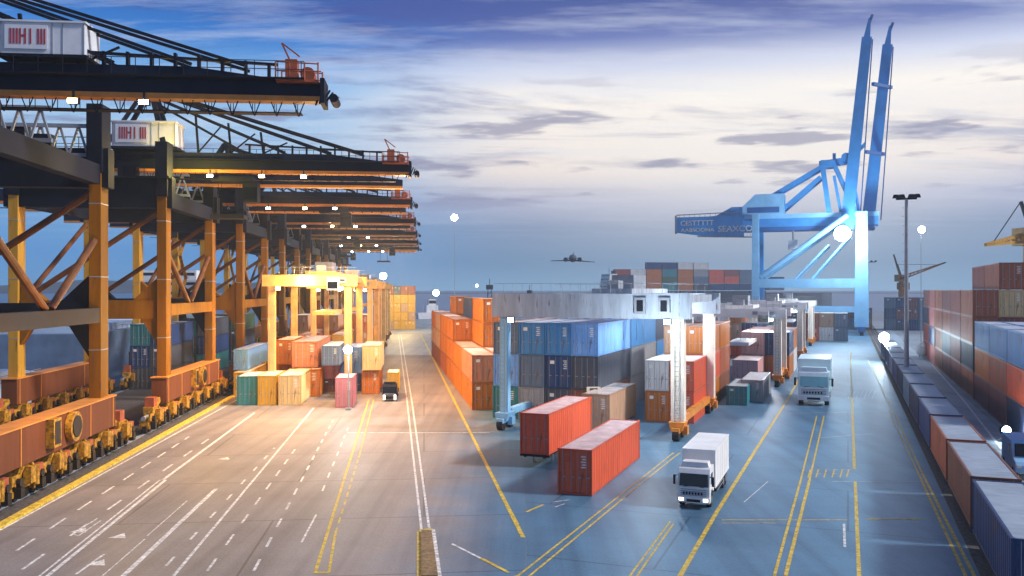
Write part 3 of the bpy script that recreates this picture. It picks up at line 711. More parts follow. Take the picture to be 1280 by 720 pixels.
# golden-lit gantries on the left
yl = [(340, 434, 498, 15.9, 'nearest gold lit yard gantry with containers between its legs'), (392, 462, 468, 15.6, 'second gold lit yard gantry, behind the nearest one'),
      (420, 474, 444, 15.6, 'third gold lit yard gantry, farther along the yard'), (440, 482, 426, 15.6, 'fourth and farthest gold lit yard gantry')]
g3 = make_rtg(10, 19.5, 16.2, 'rtg_gold', 'rtg_gold', 'crane_orange', 'lamp_warm', .95, 1.5); reg(g3)
cps = [g3] + [fast_copy(g3) for _ in range(3)]
for c, (x0, x1, py, hh, lab) in zip(cps, yl):
    q = G(x0, py); c.location = q; c.rotation_euler = (0,0,L.rz); wdt = (G(x1, py) - q).length; c.scale = (wdt/10, 1, hh/16.2); tag(c, lab, 'crane', 'gold lit yard gantries')

# ------------------------------------------------------------------ big blue quay crane, boom raised
def make_blue():
    r = empty('quay_crane'); W = 31.5; D = 17
    for x in (0, -W):
        for y in (0, D):
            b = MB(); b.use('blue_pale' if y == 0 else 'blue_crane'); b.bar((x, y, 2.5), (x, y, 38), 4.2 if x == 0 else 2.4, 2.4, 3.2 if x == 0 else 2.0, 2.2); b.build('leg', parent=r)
            b = MB(); b.use('blue_dark'); b.box(x-1, x+1, y-3.5, y+3.5, 1.2, 2.6); b.use('bogie_dark')
            for q in (-2.8, -1.2, 1.2, 2.8): b.tube((x-.5, y+q, .6), (x+.5, y+q, .6), .6, 12)
            b.build('bogie', parent=r)
    for y in (0, D):
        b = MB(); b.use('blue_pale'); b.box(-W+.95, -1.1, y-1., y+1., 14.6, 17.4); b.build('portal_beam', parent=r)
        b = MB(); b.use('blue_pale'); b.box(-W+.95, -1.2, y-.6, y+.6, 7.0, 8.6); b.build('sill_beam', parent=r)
        for a, c in (((-W+1.5, y, 18), (-4, y, 37)), ((-W+12, y+.3, 17.4), (-W+22, y+.3, 28)), ((-W+17, y+.3, 17.4), (-3, y+.3, 31))):
            b = MB(); b.tube(a, c, .85 if a[0] < -W+3 else .35, 10); b.build('brace', 'blue_pale', r)
    for x in (0, -W):
        b = MB(); b.box(x-.7, x+.7, 1, D-1, 15, 16.8); b.build('tie_beam', 'blue_crane', r)
        b = MB(); b.box(x-.7, x+.7, 1, D-1, 36, 37.8); b.build('cross_beam', 'blue_crane', r)
    for y in (5.5, 11.5):               # main girder, both webs
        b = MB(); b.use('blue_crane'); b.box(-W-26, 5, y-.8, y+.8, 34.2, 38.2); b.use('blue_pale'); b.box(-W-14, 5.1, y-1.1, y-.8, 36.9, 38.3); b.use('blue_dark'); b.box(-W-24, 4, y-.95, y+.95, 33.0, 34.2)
        b.build('girder', parent=r)
    # platform of the backreach with its lettering
    b = MB(); b.use('blue_crane'); b.prism([(-W-26, 33), (-W-26, 37.5), (-W-24, 38), (-W-4, 38.3), (-W-4, 31), (-W-14, 31.2)], 3.4, 4.2)
    b.use('grey_steel')
    for i in range(26):
        x = -W-25 + i*1.0; b.bar((x, 3.3, 31.3 if x > -W-18 else 33), (x, 3.3, 33.2), .12)
    b.tube((-W-19, 3.3, 31.6), (-W-1, 3.3, 31.0), .25, 6); b.tube((-W-26, 3.3, 38.8), (-W-5, 3.3, 39.3), .18, 6)
    for i in range(12): b.bar((-W-25+1.7*i, 3.3, 38), (-W-25+1.7*i, 3.3, 39.1), .14)
    b.box(-W-26.4, -W-25.8, 3.1, 4.2, 32.6, 38.6)
    o = b.build('backreach_platform', parent=r)
    for txt, x, z, sz in (('CESTTTTT', -W-24.6, 35.3, 2.3), ('AABSOONA', -W-24.4, 33.2, 1.6), ('SEAXCO', -W-12.3, 33.0, 2.7)):
        cu = bpy.data.curves.new('lettering', 'FONT'); cu.body = txt; cu.size = sz; cu.extrude = .06; cu.offset = .03
        t = bpy.data.objects.new('lettering', cu); C.objects.link(t)
        bpy.context.view_layer.update()
        me = bpy.data.meshes.new_from_object(t); bpy.data.objects.remove(t)
        wd = max(v.co.x for v in me.vertices)
        t = bpy.data.objects.new('lettering', me); C.objects.link(t); me.materials.clear(); me.materials.append(M['paint_white'])
        t.location = (x, 3.2, z); t.rotation_euler = (math.radians(90), 0, 0); t.scale = ((11 if sz != 2.7 else 11.) / wd, 1, 1); t.parent = o
    # machinery house
    b = MB(); b.use('blue_pale'); b.prism([(-W-4.5, 41), (-W-.5, 44.8), (-W+8.5, 44.8), (-W+8.5, 38.3), (-W-4.5, 38.3)], 3.5, 13.5); b.use('blue_crane'); b.prism([(-W-13, 38.3), (-W-8, 41), (-W-4.5, 41), (-W-4.5, 38.3)], 4, 13)
    b.use('blue_dark'); b.box(-W-3, -W+7, 3.4, 3.5, 38.8, 40.6)
    b.build('machinery_house', parent=r)
    for y in (5.5, 11.5):               # A-frame, backstays
        for a, c, w_ in (((-9.5, y, 38.2), (-11.5, y, 53.5), 1.5), ((-1.5, y, 38.2), (-8.5, y, 55), 1.3), ((-6, y, 38.2), (-8, y, 50), .9), ((-11.8, y, 53), (-29.5, y, 42.8), 1.3), ((-12, y, 49.8), (-24.5, y, 39), 1.4), ((-29.5, y, 42.8), (-28, y, 38.4), 1.1)):
            b = MB(); b.bar(a, c, w_, w_*.9); b.build('frame_strut', 'blue_crane', r)
    b = MB(); b.bar((-12.5, 8.5, 54), (-1.5, 8.5, 55.2), 2.2, 2.2); b.box(-12, -8, 4.5, 12.5, 53, 55); b.tube((-4.5, 6, 55.8), (-4.5, 11, 55.8), 1.4, 14); b.box(-8.5, -7.5, 8, 9, 55, 57.5); b.build('apex_head', 'blue_crane', r)
    # raised boom: two girders leaning slightly, joined by ties
    for y, z1, xo in ((5.0, 98.5, -3.0), (12.5, 97.5, 3.2)):
        b = MB(); b.use('blue_crane'); b.bar((xo-1.4, y, 33), (xo+4.6, y, z1-6), 3.9, 3.0, 3.0, 2.4); b.bar((xo+4.6, y, z1-6), (xo+5.4, y, z1), 1.9, 1.8, .7, .7)
        b.use('blue_dark'); b.bar((xo+4.8, y, z1-3), (xo+6.2, y, z1+1), .8, .8); b.bar((xo+2.6, y-1.3, 36), (xo+6.2, y-1.3, z1-7), .35)
        b.build('raised_boom', parent=r)
    for z in (57, 78):
        t = (z-35)/60*6; b = MB(); b.bar((t-1, 5, z), (t+4.6, 12.5, z), 1.0); b.build('boom_tie', 'blue_dark', r)
    b = MB()
    for q in range(2): b.tube((-4, 6+q*5, 54.5), (1.2, 6+q*5, 60), .35, 6); b.tube((-3, 6+q*5, 53), (-.5, 6+q*5, 38), .4, 6)
    b.build('stay', 'blue_crane', r)
    b = MB(); b.use('dark_steel'); b.box(-7.5, -3.5, -1.6, -1.1, 29.2, 33.2)
    b.use('lamp_white'); b.tube((-5.5, -1.9, 31.2), (-5.5, -1.6, 31.2), 2.4, 24); b.build('floodlight', parent=r)
    b = MB(); b.use('house_white'); b.box(-22, -19, 6, 9, 27, 30); b.use('grey_steel'); b.tube((-20.5, 7.5, 30), (-20.5, 7.5, 34), .3, 6); b.build('operator_cab', parent=r)
    return r
bc = make_blue(); q = G(1077, 419); bc.location = q; bc.rotation_euler = (0,0,R.rz)
for o in [o_ for o_ in kids_fast(sts_list[0]) if o_.name.split('.')[0] == 'rear_boom']: TREE[sts_list[0].name].remove(o); bpy.data.objects.remove(o)
tag(bc, 'tall light blue quay crane with its double boom raised to the sky', 'crane')

#BLOCKS#
# ------------------------------------------------------------------ trucks
def make_truck(body_k, cab_k, glass_k, box=True, box_len=7.6):
    """rigid lorry, front at -y; origin on the ground under the front bumper"""
    r = empty('truck'); hw = 1.2
    b = MB(); b.use('dark_steel'); b.box(-.45, .45, .5, 2.6 + box_len, .75, 1.0); b.box(-.9, .9, 2.9, 3.4, .5, 1.0)
    for y in (3.6, 5.0): b.box(.55, 1.1, y, y+.9, .5, 1.0); b.box(-1.1, -.55, y, y+.9, .5, 1.0)
    b.build('chassis', parent=r)
    b = MB(); b.use(cab_k)
    # cab as a side profile (y,z) pulled across the width
    prof = [(0, .45), (-.02, 1.45), (.02, 1.5), (.16, 2.42), (.34, 2.72), (.55, 2.82), (2.0, 2.82), (2.05, .95), (1.5, .95), (1.35, 1.2), (.75, 1.2), (.6, .95), (.55, .45)]
    n = len(prof); vs = [(-hw+.02, y, z) for y, z in prof] + [(hw-.02, y, z) for y, z in prof]
    b.add(vs, [tuple(range(n)), tuple(range(2*n-1, n-1, -1))] + [(i, n+i, n+(i+1)%n, (i+1)%n) for i in range(n)])
    b.box(-hw, hw, -.12, .3, .42, .82)
    b.prism([(-1.05, 2.8), (1.05, 2.8), (.95, 3.15), (-.95, 3.15)], .55, 1.5)
    cab = b.build('cab', parent=r, bevel=.04)
    b = MB(); b.use(glass_k); b.add([(-1.06, -.012, 1.56), (1.06, -.012, 1.56), (1.02, .132, 2.40), (-1.02, .132, 2.40), (-1.06, -.032, 1.56), (1.06, -.032, 1.56), (1.02, .112, 2.40), (-1.02, .112, 2.40)],
        [(0,1,2,3), (7,6,5,4), (0,4,5,1), (1,5,6,2), (2,6,7,3), (3,7,4,0)]); b.build('windscreen', parent=cab)
    for x in (-1, 1):
        b = MB(); b.use(glass_k); xa, xb = sorted((x*(hw-.02), x*(hw+.0))); b.box(xa, xb, .45, 1.35, 1.65, 2.4); b.build('side_window', parent=cab)
        b = MB(); b.use(cab_k); b.box(*sorted((x*hw-.0, x*(hw+.01))), .4, 1.45, .98, 2.5) if False else None
        b = MB(); b.use('dark_steel'); b.bar((x*1.18, .12, 2.25), (x*1.4, -.05, 2.25), .05); b.box(*sorted((x*1.34, x*1.5)), -.12, .0, 1.65, 2.3); b.build('mirror', parent=cab)
        b = MB(); b.use('lamp_head' if glass_k == 'glass' else 'white_paint'); b.box(*sorted((x*.72, x*1.08)), -.14, -.11, .55, .76); b.build('headlight', parent=cab)
        b = MB(); b.use('dark_steel'); b.bar((x*.28, -.06, 1.6), (x*.75, -.05, 1.52), .035); b.build('wiper', parent=cab)
    b = MB(); b.use('grey_steel')
    for i in range(4): b.box(-.95, .95, -.05, -.02, .92 + i*.13, .98 + i*.13)
    b.use('dark_steel'); b.box(-.5, .5, -.135, -.115, .5, .68)
    for i in range(7): b.box(-.78+i*.22, -.66+i*.22, -.07, -.045, 1.0, 1.16)
    b.build('grille', parent=cab)
    if box:
        b = MB(); b.use(body_k); b.box(-1.25, 1.25, 2.25, 2.25+box_len, 1.05, 3.75)
        for x in (-1.27, 1.25): b.box(x, x+.02, 2.23, 2.27+box_len, 3.62, 3.77); b.box(x, x+.02, 2.23, 2.27+box_len, 1.03, 1.2)
        for i in range(7): y = 2.3 + i*(box_len-.1)/6; b.box(1.25, 1.262, y, y+.03, 1.2, 3.62); b.box(-1.262, -1.25, y, y+.03, 1.2, 3.62)
        b.build('cargo_box', parent=r, bevel=.03)
        b = MB(); b.use('grey_steel')
        for x in (-1.18, 1.13): b.box(x, x+.05, 4.0, box_len-.4, .5, .56); b.box(x, x+.05, 4.0, box_len-.4, .75, .8)
        b.build('side_guard', parent=r)
    for y in ((1.05, box_len-.2, box_len+1.1) if box else (1.05, 6.5, 7.6)):
        for x in (-1, 1):
            b = MB(); b.use('rubber'); b.tube((x*.82, y, .5), (x*1.16, y, .5), .5, 20); b.use('chrome'); b.tube((x*1.10, y, .5), (x*1.175, y, .5), .26, 14); b.build('wheel', parent=r)
            b = MB(); b.use('dark_steel'); b.box(*sorted((x*.8, x*1.2)), y-.55, y+.55, 1.02, 1.06); b.build('mudguard', parent=r)
    return r
t = make_truck('white_paint', 'white_paint', 'glass'); q = (G(846, 636) + G(888, 636)) / 2
t.location = q; t.rotation_euler = (0,0, R.rz); t.scale = (.86, .92, .92); tag(t, 'white box truck with dark windscreen driving towards the camera on the yellow lined road', 'truck')
t = make_truck('pale_cyan', 'pale_cyan', 'cyan_glass'); q = (G(998, 507) + G(1036, 507)) / 2
t.location = q; t.rotation_euler = (0,0, R.rz); t.scale = (1.5, 1.1, 1.45); tag(t, 'pale cyan truck farther up the road', 'truck')
t = make_truck('dark_steel', 'dark_steel', 'glass', box=False); q = (G(478, 502) + G(496, 502)) / 2
t.location = q; t.rotation_euler = (0,0, L.rz); t.scale = (.75, .9, .75); tag(t, 'dark lorry with two bright headlights beside the gold lit gantries', 'truck')
# the two bright headlight panels of the dark lorry
for hl in [o for o in kids(t)]:
    for h2 in kids(hl):
        if h2.name.startswith('headlight'): h2.scale = (1, 1, 4); h2.location.z = -1.9
p = t.location
container(L.w(*[a+b for a, b in zip(L.uv(p), (.35, 2.4))], .95), L.rz, 'yellow', 'short yellow container carried by the dark lorry with bright headlights', (.62, .8, .85), '20', None if False else 'containers on vehicles')

# ------------------------------------------------------------------ containers on the right-hand yard
def at_px(px, py, fr, colr, label, sc=1.2, z=0, kind='40', group='containers standing in the yard', rz=None, anchor=-1):
    """front corner (left for anchor -1, right for +1) over the ground point seen at px,py"""
    q = G(px, py, z); s0 = sc[0] if isinstance(sc, tuple) else sc
    r = fr.rz if rz is None else rz
    off = Matrix.Rotation(r, 3, 'Z') @ Vector((-anchor * CW/2 * s0, 0, 0))
    return container(q + off, r, colr, label, sc, kind, group)
at_px(697, 617, R, 'red', 'red container lying alone on the road beside the yellow double line', (1.0, 1.2, 1.08))
# orange-red container on a wheeled chassis, left of it
def chassis(loc, rz, label, ln=12.2):
    r = empty('container_chassis', loc, rz)
    b = MB(); b.use('dark_steel'); b.box(-.9, -.7, 0, ln, .75, 1.0); b.box(.7, .9, 0, ln, .75, 1.0)
    for y in (0, 3, 6, 9, ln-.2): b.box(-1.2, 1.2, y, y+.2, .82, .99)
    b.build('frame', parent=r)
    for y in (ln-3.4, ln-2.2, ln-1.0):
        for x in (-1, 1):
            b = MB(); b.tube((x*.75, y, .48), (x*1.15, y, .48), .48, 16); b.build('wheel', 'rubber', r)
    for x in (-1, 1):
        b = MB(); b.box(x*.8-.06, x*.8+.06, 2, 2.15, 0, .8); b.build('landing_leg', 'grey_steel', r)
    return tag(r, label, 'trailer')
q = G(668, 584); chassis(q, R.rz, 'dark low trailer under the orange-red container by the blue wall')
container(q + Vector((0,0,1.0)), R.rz, 'red', 'orange-red container on a dark trailer, in front of blue container wall', (1.0, 1.0, 1.12), '40', 'containers standing in the yard')
# brown-grey container and the dark one behind it
q = G(745, 538); container(q, R.rz, 'tan', 'pinkish tan container between the wall of blue containers and the red one', (1.15, .95, 1.25), '40', 'containers standing in the yard')
# light post between them
b = MB(); b.use('rtg_leg'); 
for x in (-.55, .55): b.box(x-.14, x+.14, -.14, .14, 0, 4.2)
for z in (.6, 1.5, 2.4, 3.3, 4.1): b.box(-.5, .5, -.1, .1, z, z+.12)
for i in range(3): b.bar((-.5, 0, .7+.9*i), (.5, 0, 1.5+.9*i), .07)
o = b.build('ladder_frame'); o.location = G(742, 536); tag(o, 'narrow cream ladder frame at the end of the tan container', 'frame')

S12 = 1.2
wall_where = 'blue wall behind big white gantry'
block(R, -36.3, 89.2, [
 (0, 0, ['teal', 'light blue', 'slate']), (1, 0, ['grey', 'slate', 'blue']), (2, 0, ['dark grey', 'navy', 'blue']), (3, 0, ['brown', 'dark grey', 'light blue']),
 (0, 1, [None, None, 'navy']), (1, 1, [None, None, 'dark blue']), (2, 1, ['navy', 'blue', 'navy']), (3, 1, ['grey', 'grey', 'blue']),
 (3, 2, ['navy', 'blue', 'dark blue']), (2, 2, [None, None, 'navy']), (3, 3, ['slate', 'navy', 'slate'])], wall_where, S12)
# orange stacks between the legs of the white gantry
block(R, -20.2, 92.5, [(0, 0, ['orange', 'white']), (0, 1, ['red', 'red', 'tan']), (1, 0, ['red', 'red']), (1, 1, ['orange', 'red', 'orange']), (1, 2, ['brown', 'rust', 'orange'])],
      'orange group between white gantry legs', (1.05, .8, 1.12), ulabel='stack')
block(R, -16.0, 133, [(0, 0, ['rose']), (0, 1, ['rose', 'rose']), (1, 1, ['orange', 'navy']), (0, 2, ['orange', 'orange']), (1, 2, ['white', 'orange'])], 'pink group behind the orange stacks', (1.5, .9, 1.25))
at_px(926, 502, R, 'grey', 'grey container low on the ground before the second white gantry', (1.1, .95, .95))
at_px(908, 506, R, 'teal', 'dark teal container beside the grey one before the second white gantry', (1.0, .8, .8))
far = [['orange','white'],['red','orange'],['white'],['orange','red'],['slate'],['rust','orange'],['navy','grey'],['red']]
block(R, -52, 190, [(i, 0, [random.choice(['orange','red','white','navy','rust','slate','tan','orange']) for _ in range(2 + i % 2)]) for i in range(11)], 'mixed yard beyond white gantries', (1.25, 1, 1.2))
block(R, -26, 255, [(i, 0, [random.choice(['navy','slate','rust','red','white','tan','purple']) for _ in range(2)]) for i in range(7)], 'far rows under blue quay crane', (1.5, 1, 1.3))
block(R, 12, 330, [(i, 0, [random.choice(['navy','slate','purple']) for _ in range(3)]) for i in range(4)], 'far purple stacks past short mast', (1.4, 1, 1.3))
block(R, -12, 330, [(i, 0, [random.choice(['rust','slate','orange','purple']) for _ in range(2)]) for i in range(5)], 'low far stacks closing right-hand road', (1.6, 1, 1.3))

# tall stacks on the far right
block(R, 14.9, 76.5, [(0, 0, ['navy', 'red', 'blue']), (0, 1, ['dark blue', 'red', 'blue']), (0, 2, ['purple', 'rust', 'blue']), (0, 3, ['purple', 'orange', 'blue']), (1, 1, [None, None, 'light blue']), (1, 2, [None, None, 'blue']), (1, 3, [None, None, 'blue'])],
      'blue topped row at right edge', (1.15, .97, 1.15), kind='40')
tall = []
for j in range(6):
    tall.append((0, j, [random.choice(['purple','maroon','brown','rust','dark blue','rust']) for _ in range(4)]))
for i, cl in ((1, ['rust', 'purple', 'maroon', 'cream', 'rust']), (2, ['brown', 'purple', 'maroon', 'maroon', 'orange']), (3, ['navy', 'navy', 'rust', 'brown', 'orange']), (4, ['navy','navy','red','rust','orange']), (5, ['navy','red','maroon','rust','orange'])):
    tall.append((i, 0, cl))
for i in (1,): tall.append((i, 1, [None]*3 + ['maroon', random.choice(['rust','maroon'])]))
block(R, 14.9, 126.5, tall, 'tall maroon stacks past blue row', (1.2, 1.05, 1.2))

# ------------------------------------------------------------------ the train of flat wagons along the right-hand road
wag_cols = ['navy', 'brown', 'rust', 'navy', 'dark blue', 'slate', 'dark blue', 'navy', 'slate', 'navy', 'dark blue', 'navy']
wag_lab = ['navy container on the nearest flat wagon', 'brown container on the second flat wagon, grey roof', 'rust container on the third flat wagon', 'navy container just past the rust one on the train',
  'dark blue container on the fifth wagon'] + [f'{c} container on the {ORD[i+5]} wagon of the long train' for i, c in enumerate(wag_cols[5:])]
def make_wagon():
    r = empty('flat_wagon')
    b = MB(); b.use('dark_steel'); b.box(-1.2, -.95, 0, 12.3, .62, .88); b.box(.95, 1.2, 0, 12.3, .62, .88); b.box(-.2, .2, .3, 12, .6, .86)
    for i in range(7): b.box(-.95, .95, .1+i*1.98, .3+i*1.98, .66, .85)
    b.build('bed', parent=r)
    for y in (1.9, 10.4):
        b = MB(); b.use('bogie_dark'); b.box(-1.0, -.85, y-1.2, y+1.2, .35, .6); b.box(.85, 1.0, y-1.2, y+1.2, .35, .6); o = b.build('bogie', parent=r)
        for q in (-.9, .9):
            c = MB(); c.tube((-.84, y+q, .42), (-.7, y+q, .42), .42, 14); c.tube((.7, y+q, .42), (.84, y+q, .42), .42, 14); c.tube((-.7, y+q, .42), (.7, y+q, .42), .08, 6); c.build('wheel', 'grey_steel', o)
    for y in (-.35, 12.35):
        b = MB(); b.use('grey_steel'); 
        for x in (-.8, .8): b.tube((x, y-.1, .75), (x, y+.25, .75), .12, 10)
        b.build('buffer', parent=r)
    return r
M['train_roof'] = mat('train_roof', (.30, .36, .43), .6, 0, .2, .5)
wg = make_wagon(); reg(wg)
wls = [wg] + [fast_copy(wg) for _ in range(11)]
for i, o in enumerate(wls):
    v0 = 41.0 + i * 13.0
    if i >= 1: v0 = 54.0 + (i-1) * 13.0
    o.location = R.w(7.55, v0 + .35); o.rotation_euler = (0,0,R.rz); tag(o, f'flat wagon carrying the {wag_cols[i]} container, {ORD[i]} from the camera', 'wagon', 'flat wagons of the train')
    ct_ = container(R.w(7.55, v0 + .4, .9), R.rz, wag_cols[i], wag_lab[i], (1.02, 1.0, .97), '40', 'containers on the train')
    for o in kids_fast(ct_):
        if o.name.startswith('roof'): o.material_slots[0].material = M['train_roof']
for uu in (6.8, 8.3):
    b = MB(); strip3(b, R, uu-.04, uu+.04, 25, 400, .0, .09); tag(b.build('rail', 'grey_steel'), kind='structure')

# ------------------------------------------------------------------ orange row right of the left road
tw = 'orange row right of double white line'
TL = Frame(478)
q0 = TL.uv(G(590, 513))
block(TL, q0[0], q0[1], [
 (0, 0, ['orange', 'salmon']), (1, 0, ['teal', 'salmon']),
 (0, 1, ['orange', 'orange']), (1, 1, ['orange', 'navy', 'orange', 'orange']), (0, 2, ['orange', 'orange', 'orange']), (1, 2, [None, 'rust', 'tan', 'navy']),
 (0, 3, ['rust', 'orange', 'orange']), (0, 4, ['brown', 'tan', 'tan']), (1, 4, [None, 'orange', 'tan', 'orange']), (0, 5, ['brown', 'tan', 'orange'])],
 tw, (1.16, 1.15, 1.1), ulabel='stack')
# yellow stacks where the left road ends
qy = L.uv(G(483, 412))
block(L, qy[0], qy[1], [(i, 0, [random.choice(['yellow', 'yellow', 'yellow', 'tan']) for _ in range(4)] + (['maroon'] if i != 1 else ['navy'])) for i in range(4)], 'yellow stacks closing the left road', (1.0, 1, 1.05))

# ------------------------------------------------------------------ containers between and around the gold gantries
for a in ((296, 507, 'teal', 'dark teal container, leftmost of three at the road edge', (.98, .55, 1.22), 0),
          (322, 507, 'yellow', 'yellow container between the teal and the cream one at the road edge', (.9, .6, 1.24), 0),
          (348, 507, 'cream', 'cream container, rightmost of three at the road edge', (1.12, .75, 1.26), 0),
          (419, 510, 'pink', 'dusty pink container standing alone on the road by the yellow line', (.86, .45, 1.24), 0),
          (292, 496, 'yellow', 'yellow container underneath the light blue one by the crane legs', (.76, 1.1, 1.1), 0),
          (292, 462.5, 'light blue', 'light blue container raised on the yellow one by crane legs', (.76, 1.25, .95), 3.25),
          (368, 496, 'orange', 'dark orange container below the salmon one under the gold gantry', (1.35, 1.1, 1.24), 0),
          (365, 459.5, 'salmon', 'salmon container stacked under the nearest gold gantry', (1.4, 1.3, 1.2), 3.65),
          (345, 486, 'orange', 'bottom orange container left of the salmon stack', (1.0, .9, 1.2), 0), (345, 456, 'orange', 'upper orange container left of the salmon stack', (1.0, .9, 1.2), 3.55),
          (403, 490, 'brown', 'low brown container behind the lone pink one', (.9, .9, .6), 0), (403, 474, 'pink', 'pink container in the middle of a stack beside the salmon one', (.9, .9, .9), 1.8), (402, 457, 'slate', 'slate container on top of the pink middle one', (.9, .9, .85), 4.5),
          (422, 489, 'navy', 'navy container at the bottom under the pale blue one', (1.3, .8, .8), 0), (422, 467, 'light blue', 'pale blue container lit by the blue-white lamp', (1.35, .8, 1.25), 2.4),
          (452, 493, 'orange', 'orange container beneath the cream one near the dark lorry', (.95, .8, 1.1), 0), (453, 463, 'cream', 'bright cream container on the orange one near the dark lorry', (1.0, .8, 1.15), 3.25)):
    at_px(a[0], a[1], L, a[2], a[3], a[4], a[5], kind='40', group='containers by the gold lit gantries')
qa = L.uv(G(352, 462))
cl_ = ['orange', 'salmon', 'rust', 'orange', 'cream', 'red', 'tan', 'yellow']
block(L, qa[0], qa[1], [(i, j, [random.choice(cl_) for _ in range(1 + (i*3 + j) % 2 + (j > 0))]) for i in range(5) for j in range(3)], 'warm yard inside gold gantries', (1.15, 1, 1.05))
# dark stacks on the sea side of the quay, seen between the crane legs
block(L, -41, 128, [(i, j, [random.choice(['green', 'dark grey', 'navy', 'dark grey', 'green', 'teal']) for _ in range(3)]) for i in range(2) for j in (0, 2, 4)], 'dark stacks between crane rails', (1.1, 1, 1.05))

# ------------------------------------------------------------------ lamp masts
def mast(px, py, htop, label, arm=1.8, k='grey_steel'):
    q = G(px, py); r = empty('lamp_mast', q, R.rz)
    b = MB(); b.use(k); b.tube((0,0,0), (0,0,htop), .34, 10, .2); b.box(-.5, .5, -.5, .5, 0, .35); b.box(.2, .6, -.3, .3, 1, 2.2)
    b.build('pole', parent=r)
    b = MB(); b.box(-arm, arm, -.12, .12, htop-.1, htop+.15); b.build('cross_arm', 'dark_steel', r)
    for x in (-arm, -arm*.45, arm*.45, arm):
        b = MB(); b.use('dark_steel'); b.prism([(x-.45, htop+.15), (x+.45, htop+.15), (x+.3, htop+.6), (x-.3, htop+.6)], -.5, .4); b.build('floodlight', parent=r)
    b = MB()
    for i in range(int(htop/1.2)): b.box(-.55, -.3, -.03, .03, 1+i*1.2, 1.06+i*1.2)
    b.build('rungs', k, r)
    return tag(r, label, 'lamp mast', 'lamp masts')
mast(1133, 492, 26.2, 'tall grey lamp mast with crossbar beside the long train', 1.3, 'grey_steel')
mast(1085, 410, 24, 'shorter dark lamp mast right of the blue quay crane', 2.6, 'blue_dark')

# low floodlight posts standing in the yard: (pixel, height, warm?)
def lamp_post(px, py_base, py_lamp, k, label, r=.45):
    q = G(px, py_base); z = H - (py_lamp - HY) / F * q.y
    e_ = empty('floodlight_post', q, 0)
    b = MB(); b.use('grey_steel'); b.tube((0, .3, 0), (0, .3, z), .11, 8, .08); b.box(-.3, .3, 0, .6, 0, .25); b.build('post', parent=e_)
    b = MB(); b.use('dark_steel'); b.tube((0, .0, z), (0, .35, z), r*1.15, 18); b.use(k); b.tube((0, -.03, z), (0, .0, z), r, 18); b.build('lamp_head', parent=e_)
    tag(e_, label, 'floodlight', 'floodlight posts')
    return q + Vector((0, -.6, z))
lp = []
lp.append((lamp_post(1105, 452, 422, 'lamp_white', 'very bright floodlight post at the left edge of the train', 1.0), 7000, (.72, .88, 1)))
lp.append((lamp_post(1258, 553, 538, 'lamp_white', 'low bright floodlight by the pale blue van', .4), 500, (.72, .88, 1)))
lp.append((lamp_post(435, 513, 437, 'lamp_white', 'blue-white floodlight post in front of the pale blue container', .5), 1500, (.75, .88, 1)))
lp.append((lamp_post(479, 430, 345, 'lamp_white', 'cold white lamp on a thin post behind the gold gantries', .9), 1500, (.75, .88, 1)))
lp.append((lamp_post(545, 400, 366, 'lamp_white', 'far white floodlight between the two yards', 1.4), 1200, (.75, .88, 1)))
lp.append((lamp_post(1152, 430, 287, 'lamp_white', 'white glow point on an added tall thin post right of the grey mast', .9), 1500, (.7, .88, 1)))  # a loose glow in the sky, given a lamp head and an invented post
lp.append((lamp_post(568, 410, 272, 'lamp_white', 'white glow point on an added tall thin post above the orange row', 1.2), 1500, (.7, .88, 1)))  # overlaid glow built as a lamp; the post under it is added
lp.append((lamp_post(596, 405, 357, 'lamp_white', 'small white lamp near the horizon', .5), 300, (.7, .88, 1)))
for p, e_, c in lp: lamp(p, e_, c, .8)
lamp(R.w(u1 - 1.4, v1 - 5.5, 10), 2200, (.80, .92, 1), .5)
lamp(R.w(u1 - 3, v1 + 15, 10.5), 1500, (.86, .93, 1), .5)
lamp(G(1050, 419) + Vector((0, -9, 31)), 30000, (.70, .88, 1), 2)
lamp(G(955, 470) + Vector((0, 0, 9)), 4500, (.9, .93, 1), 1)  # fill light added for the unlit fronts of the pink stacks
lamp(G(1030, 436) + Vector((0, 0, 12)), 5500, (.85, .92, 1), 1)
# warm sodium lamps under the booms and gantry beams, shining on the left road
for k in range(5):
    a = L.atY(-13.5 + (k % 2) * 4, 84 + 22*k)
    lamp(a + Vector((0, 0, 25.2)), (24000, 40000, 30000, 19000, 13000)[k], (1, .58, .27), .7, a + Vector((4, 3, 0)), 125)
for k in range(3): lamp(L.atY(-21.5, 62 + 26*k) + Vector((0,0,9.5)), 2000, (1, .55, .14), .5)
lamp(L.atY(-2, 112) + Vector((0,0,20)), 9000, (1, .58, .30), .9)
for (x, y) in ((380, 112), (400, 140), (430, 165), (452, 210)): lamp(P(x, 352, y), 3000, (1, .60, .20), .6)
lamp(P(432, 358, 109), 500, (1, .85, .6), .5)

lamp(P(235, 214, 91), 3200, (1, .72, .12), .5)
for x_ in (492, 508): lamp(P(x_, 366, 290), 9000, (1, .72, .28), 1)  # pair added only to brighten the yellow stacks, no fixture modelled
lamp(P(430, 392, 96), 2600, (1, .74, .40), .8)
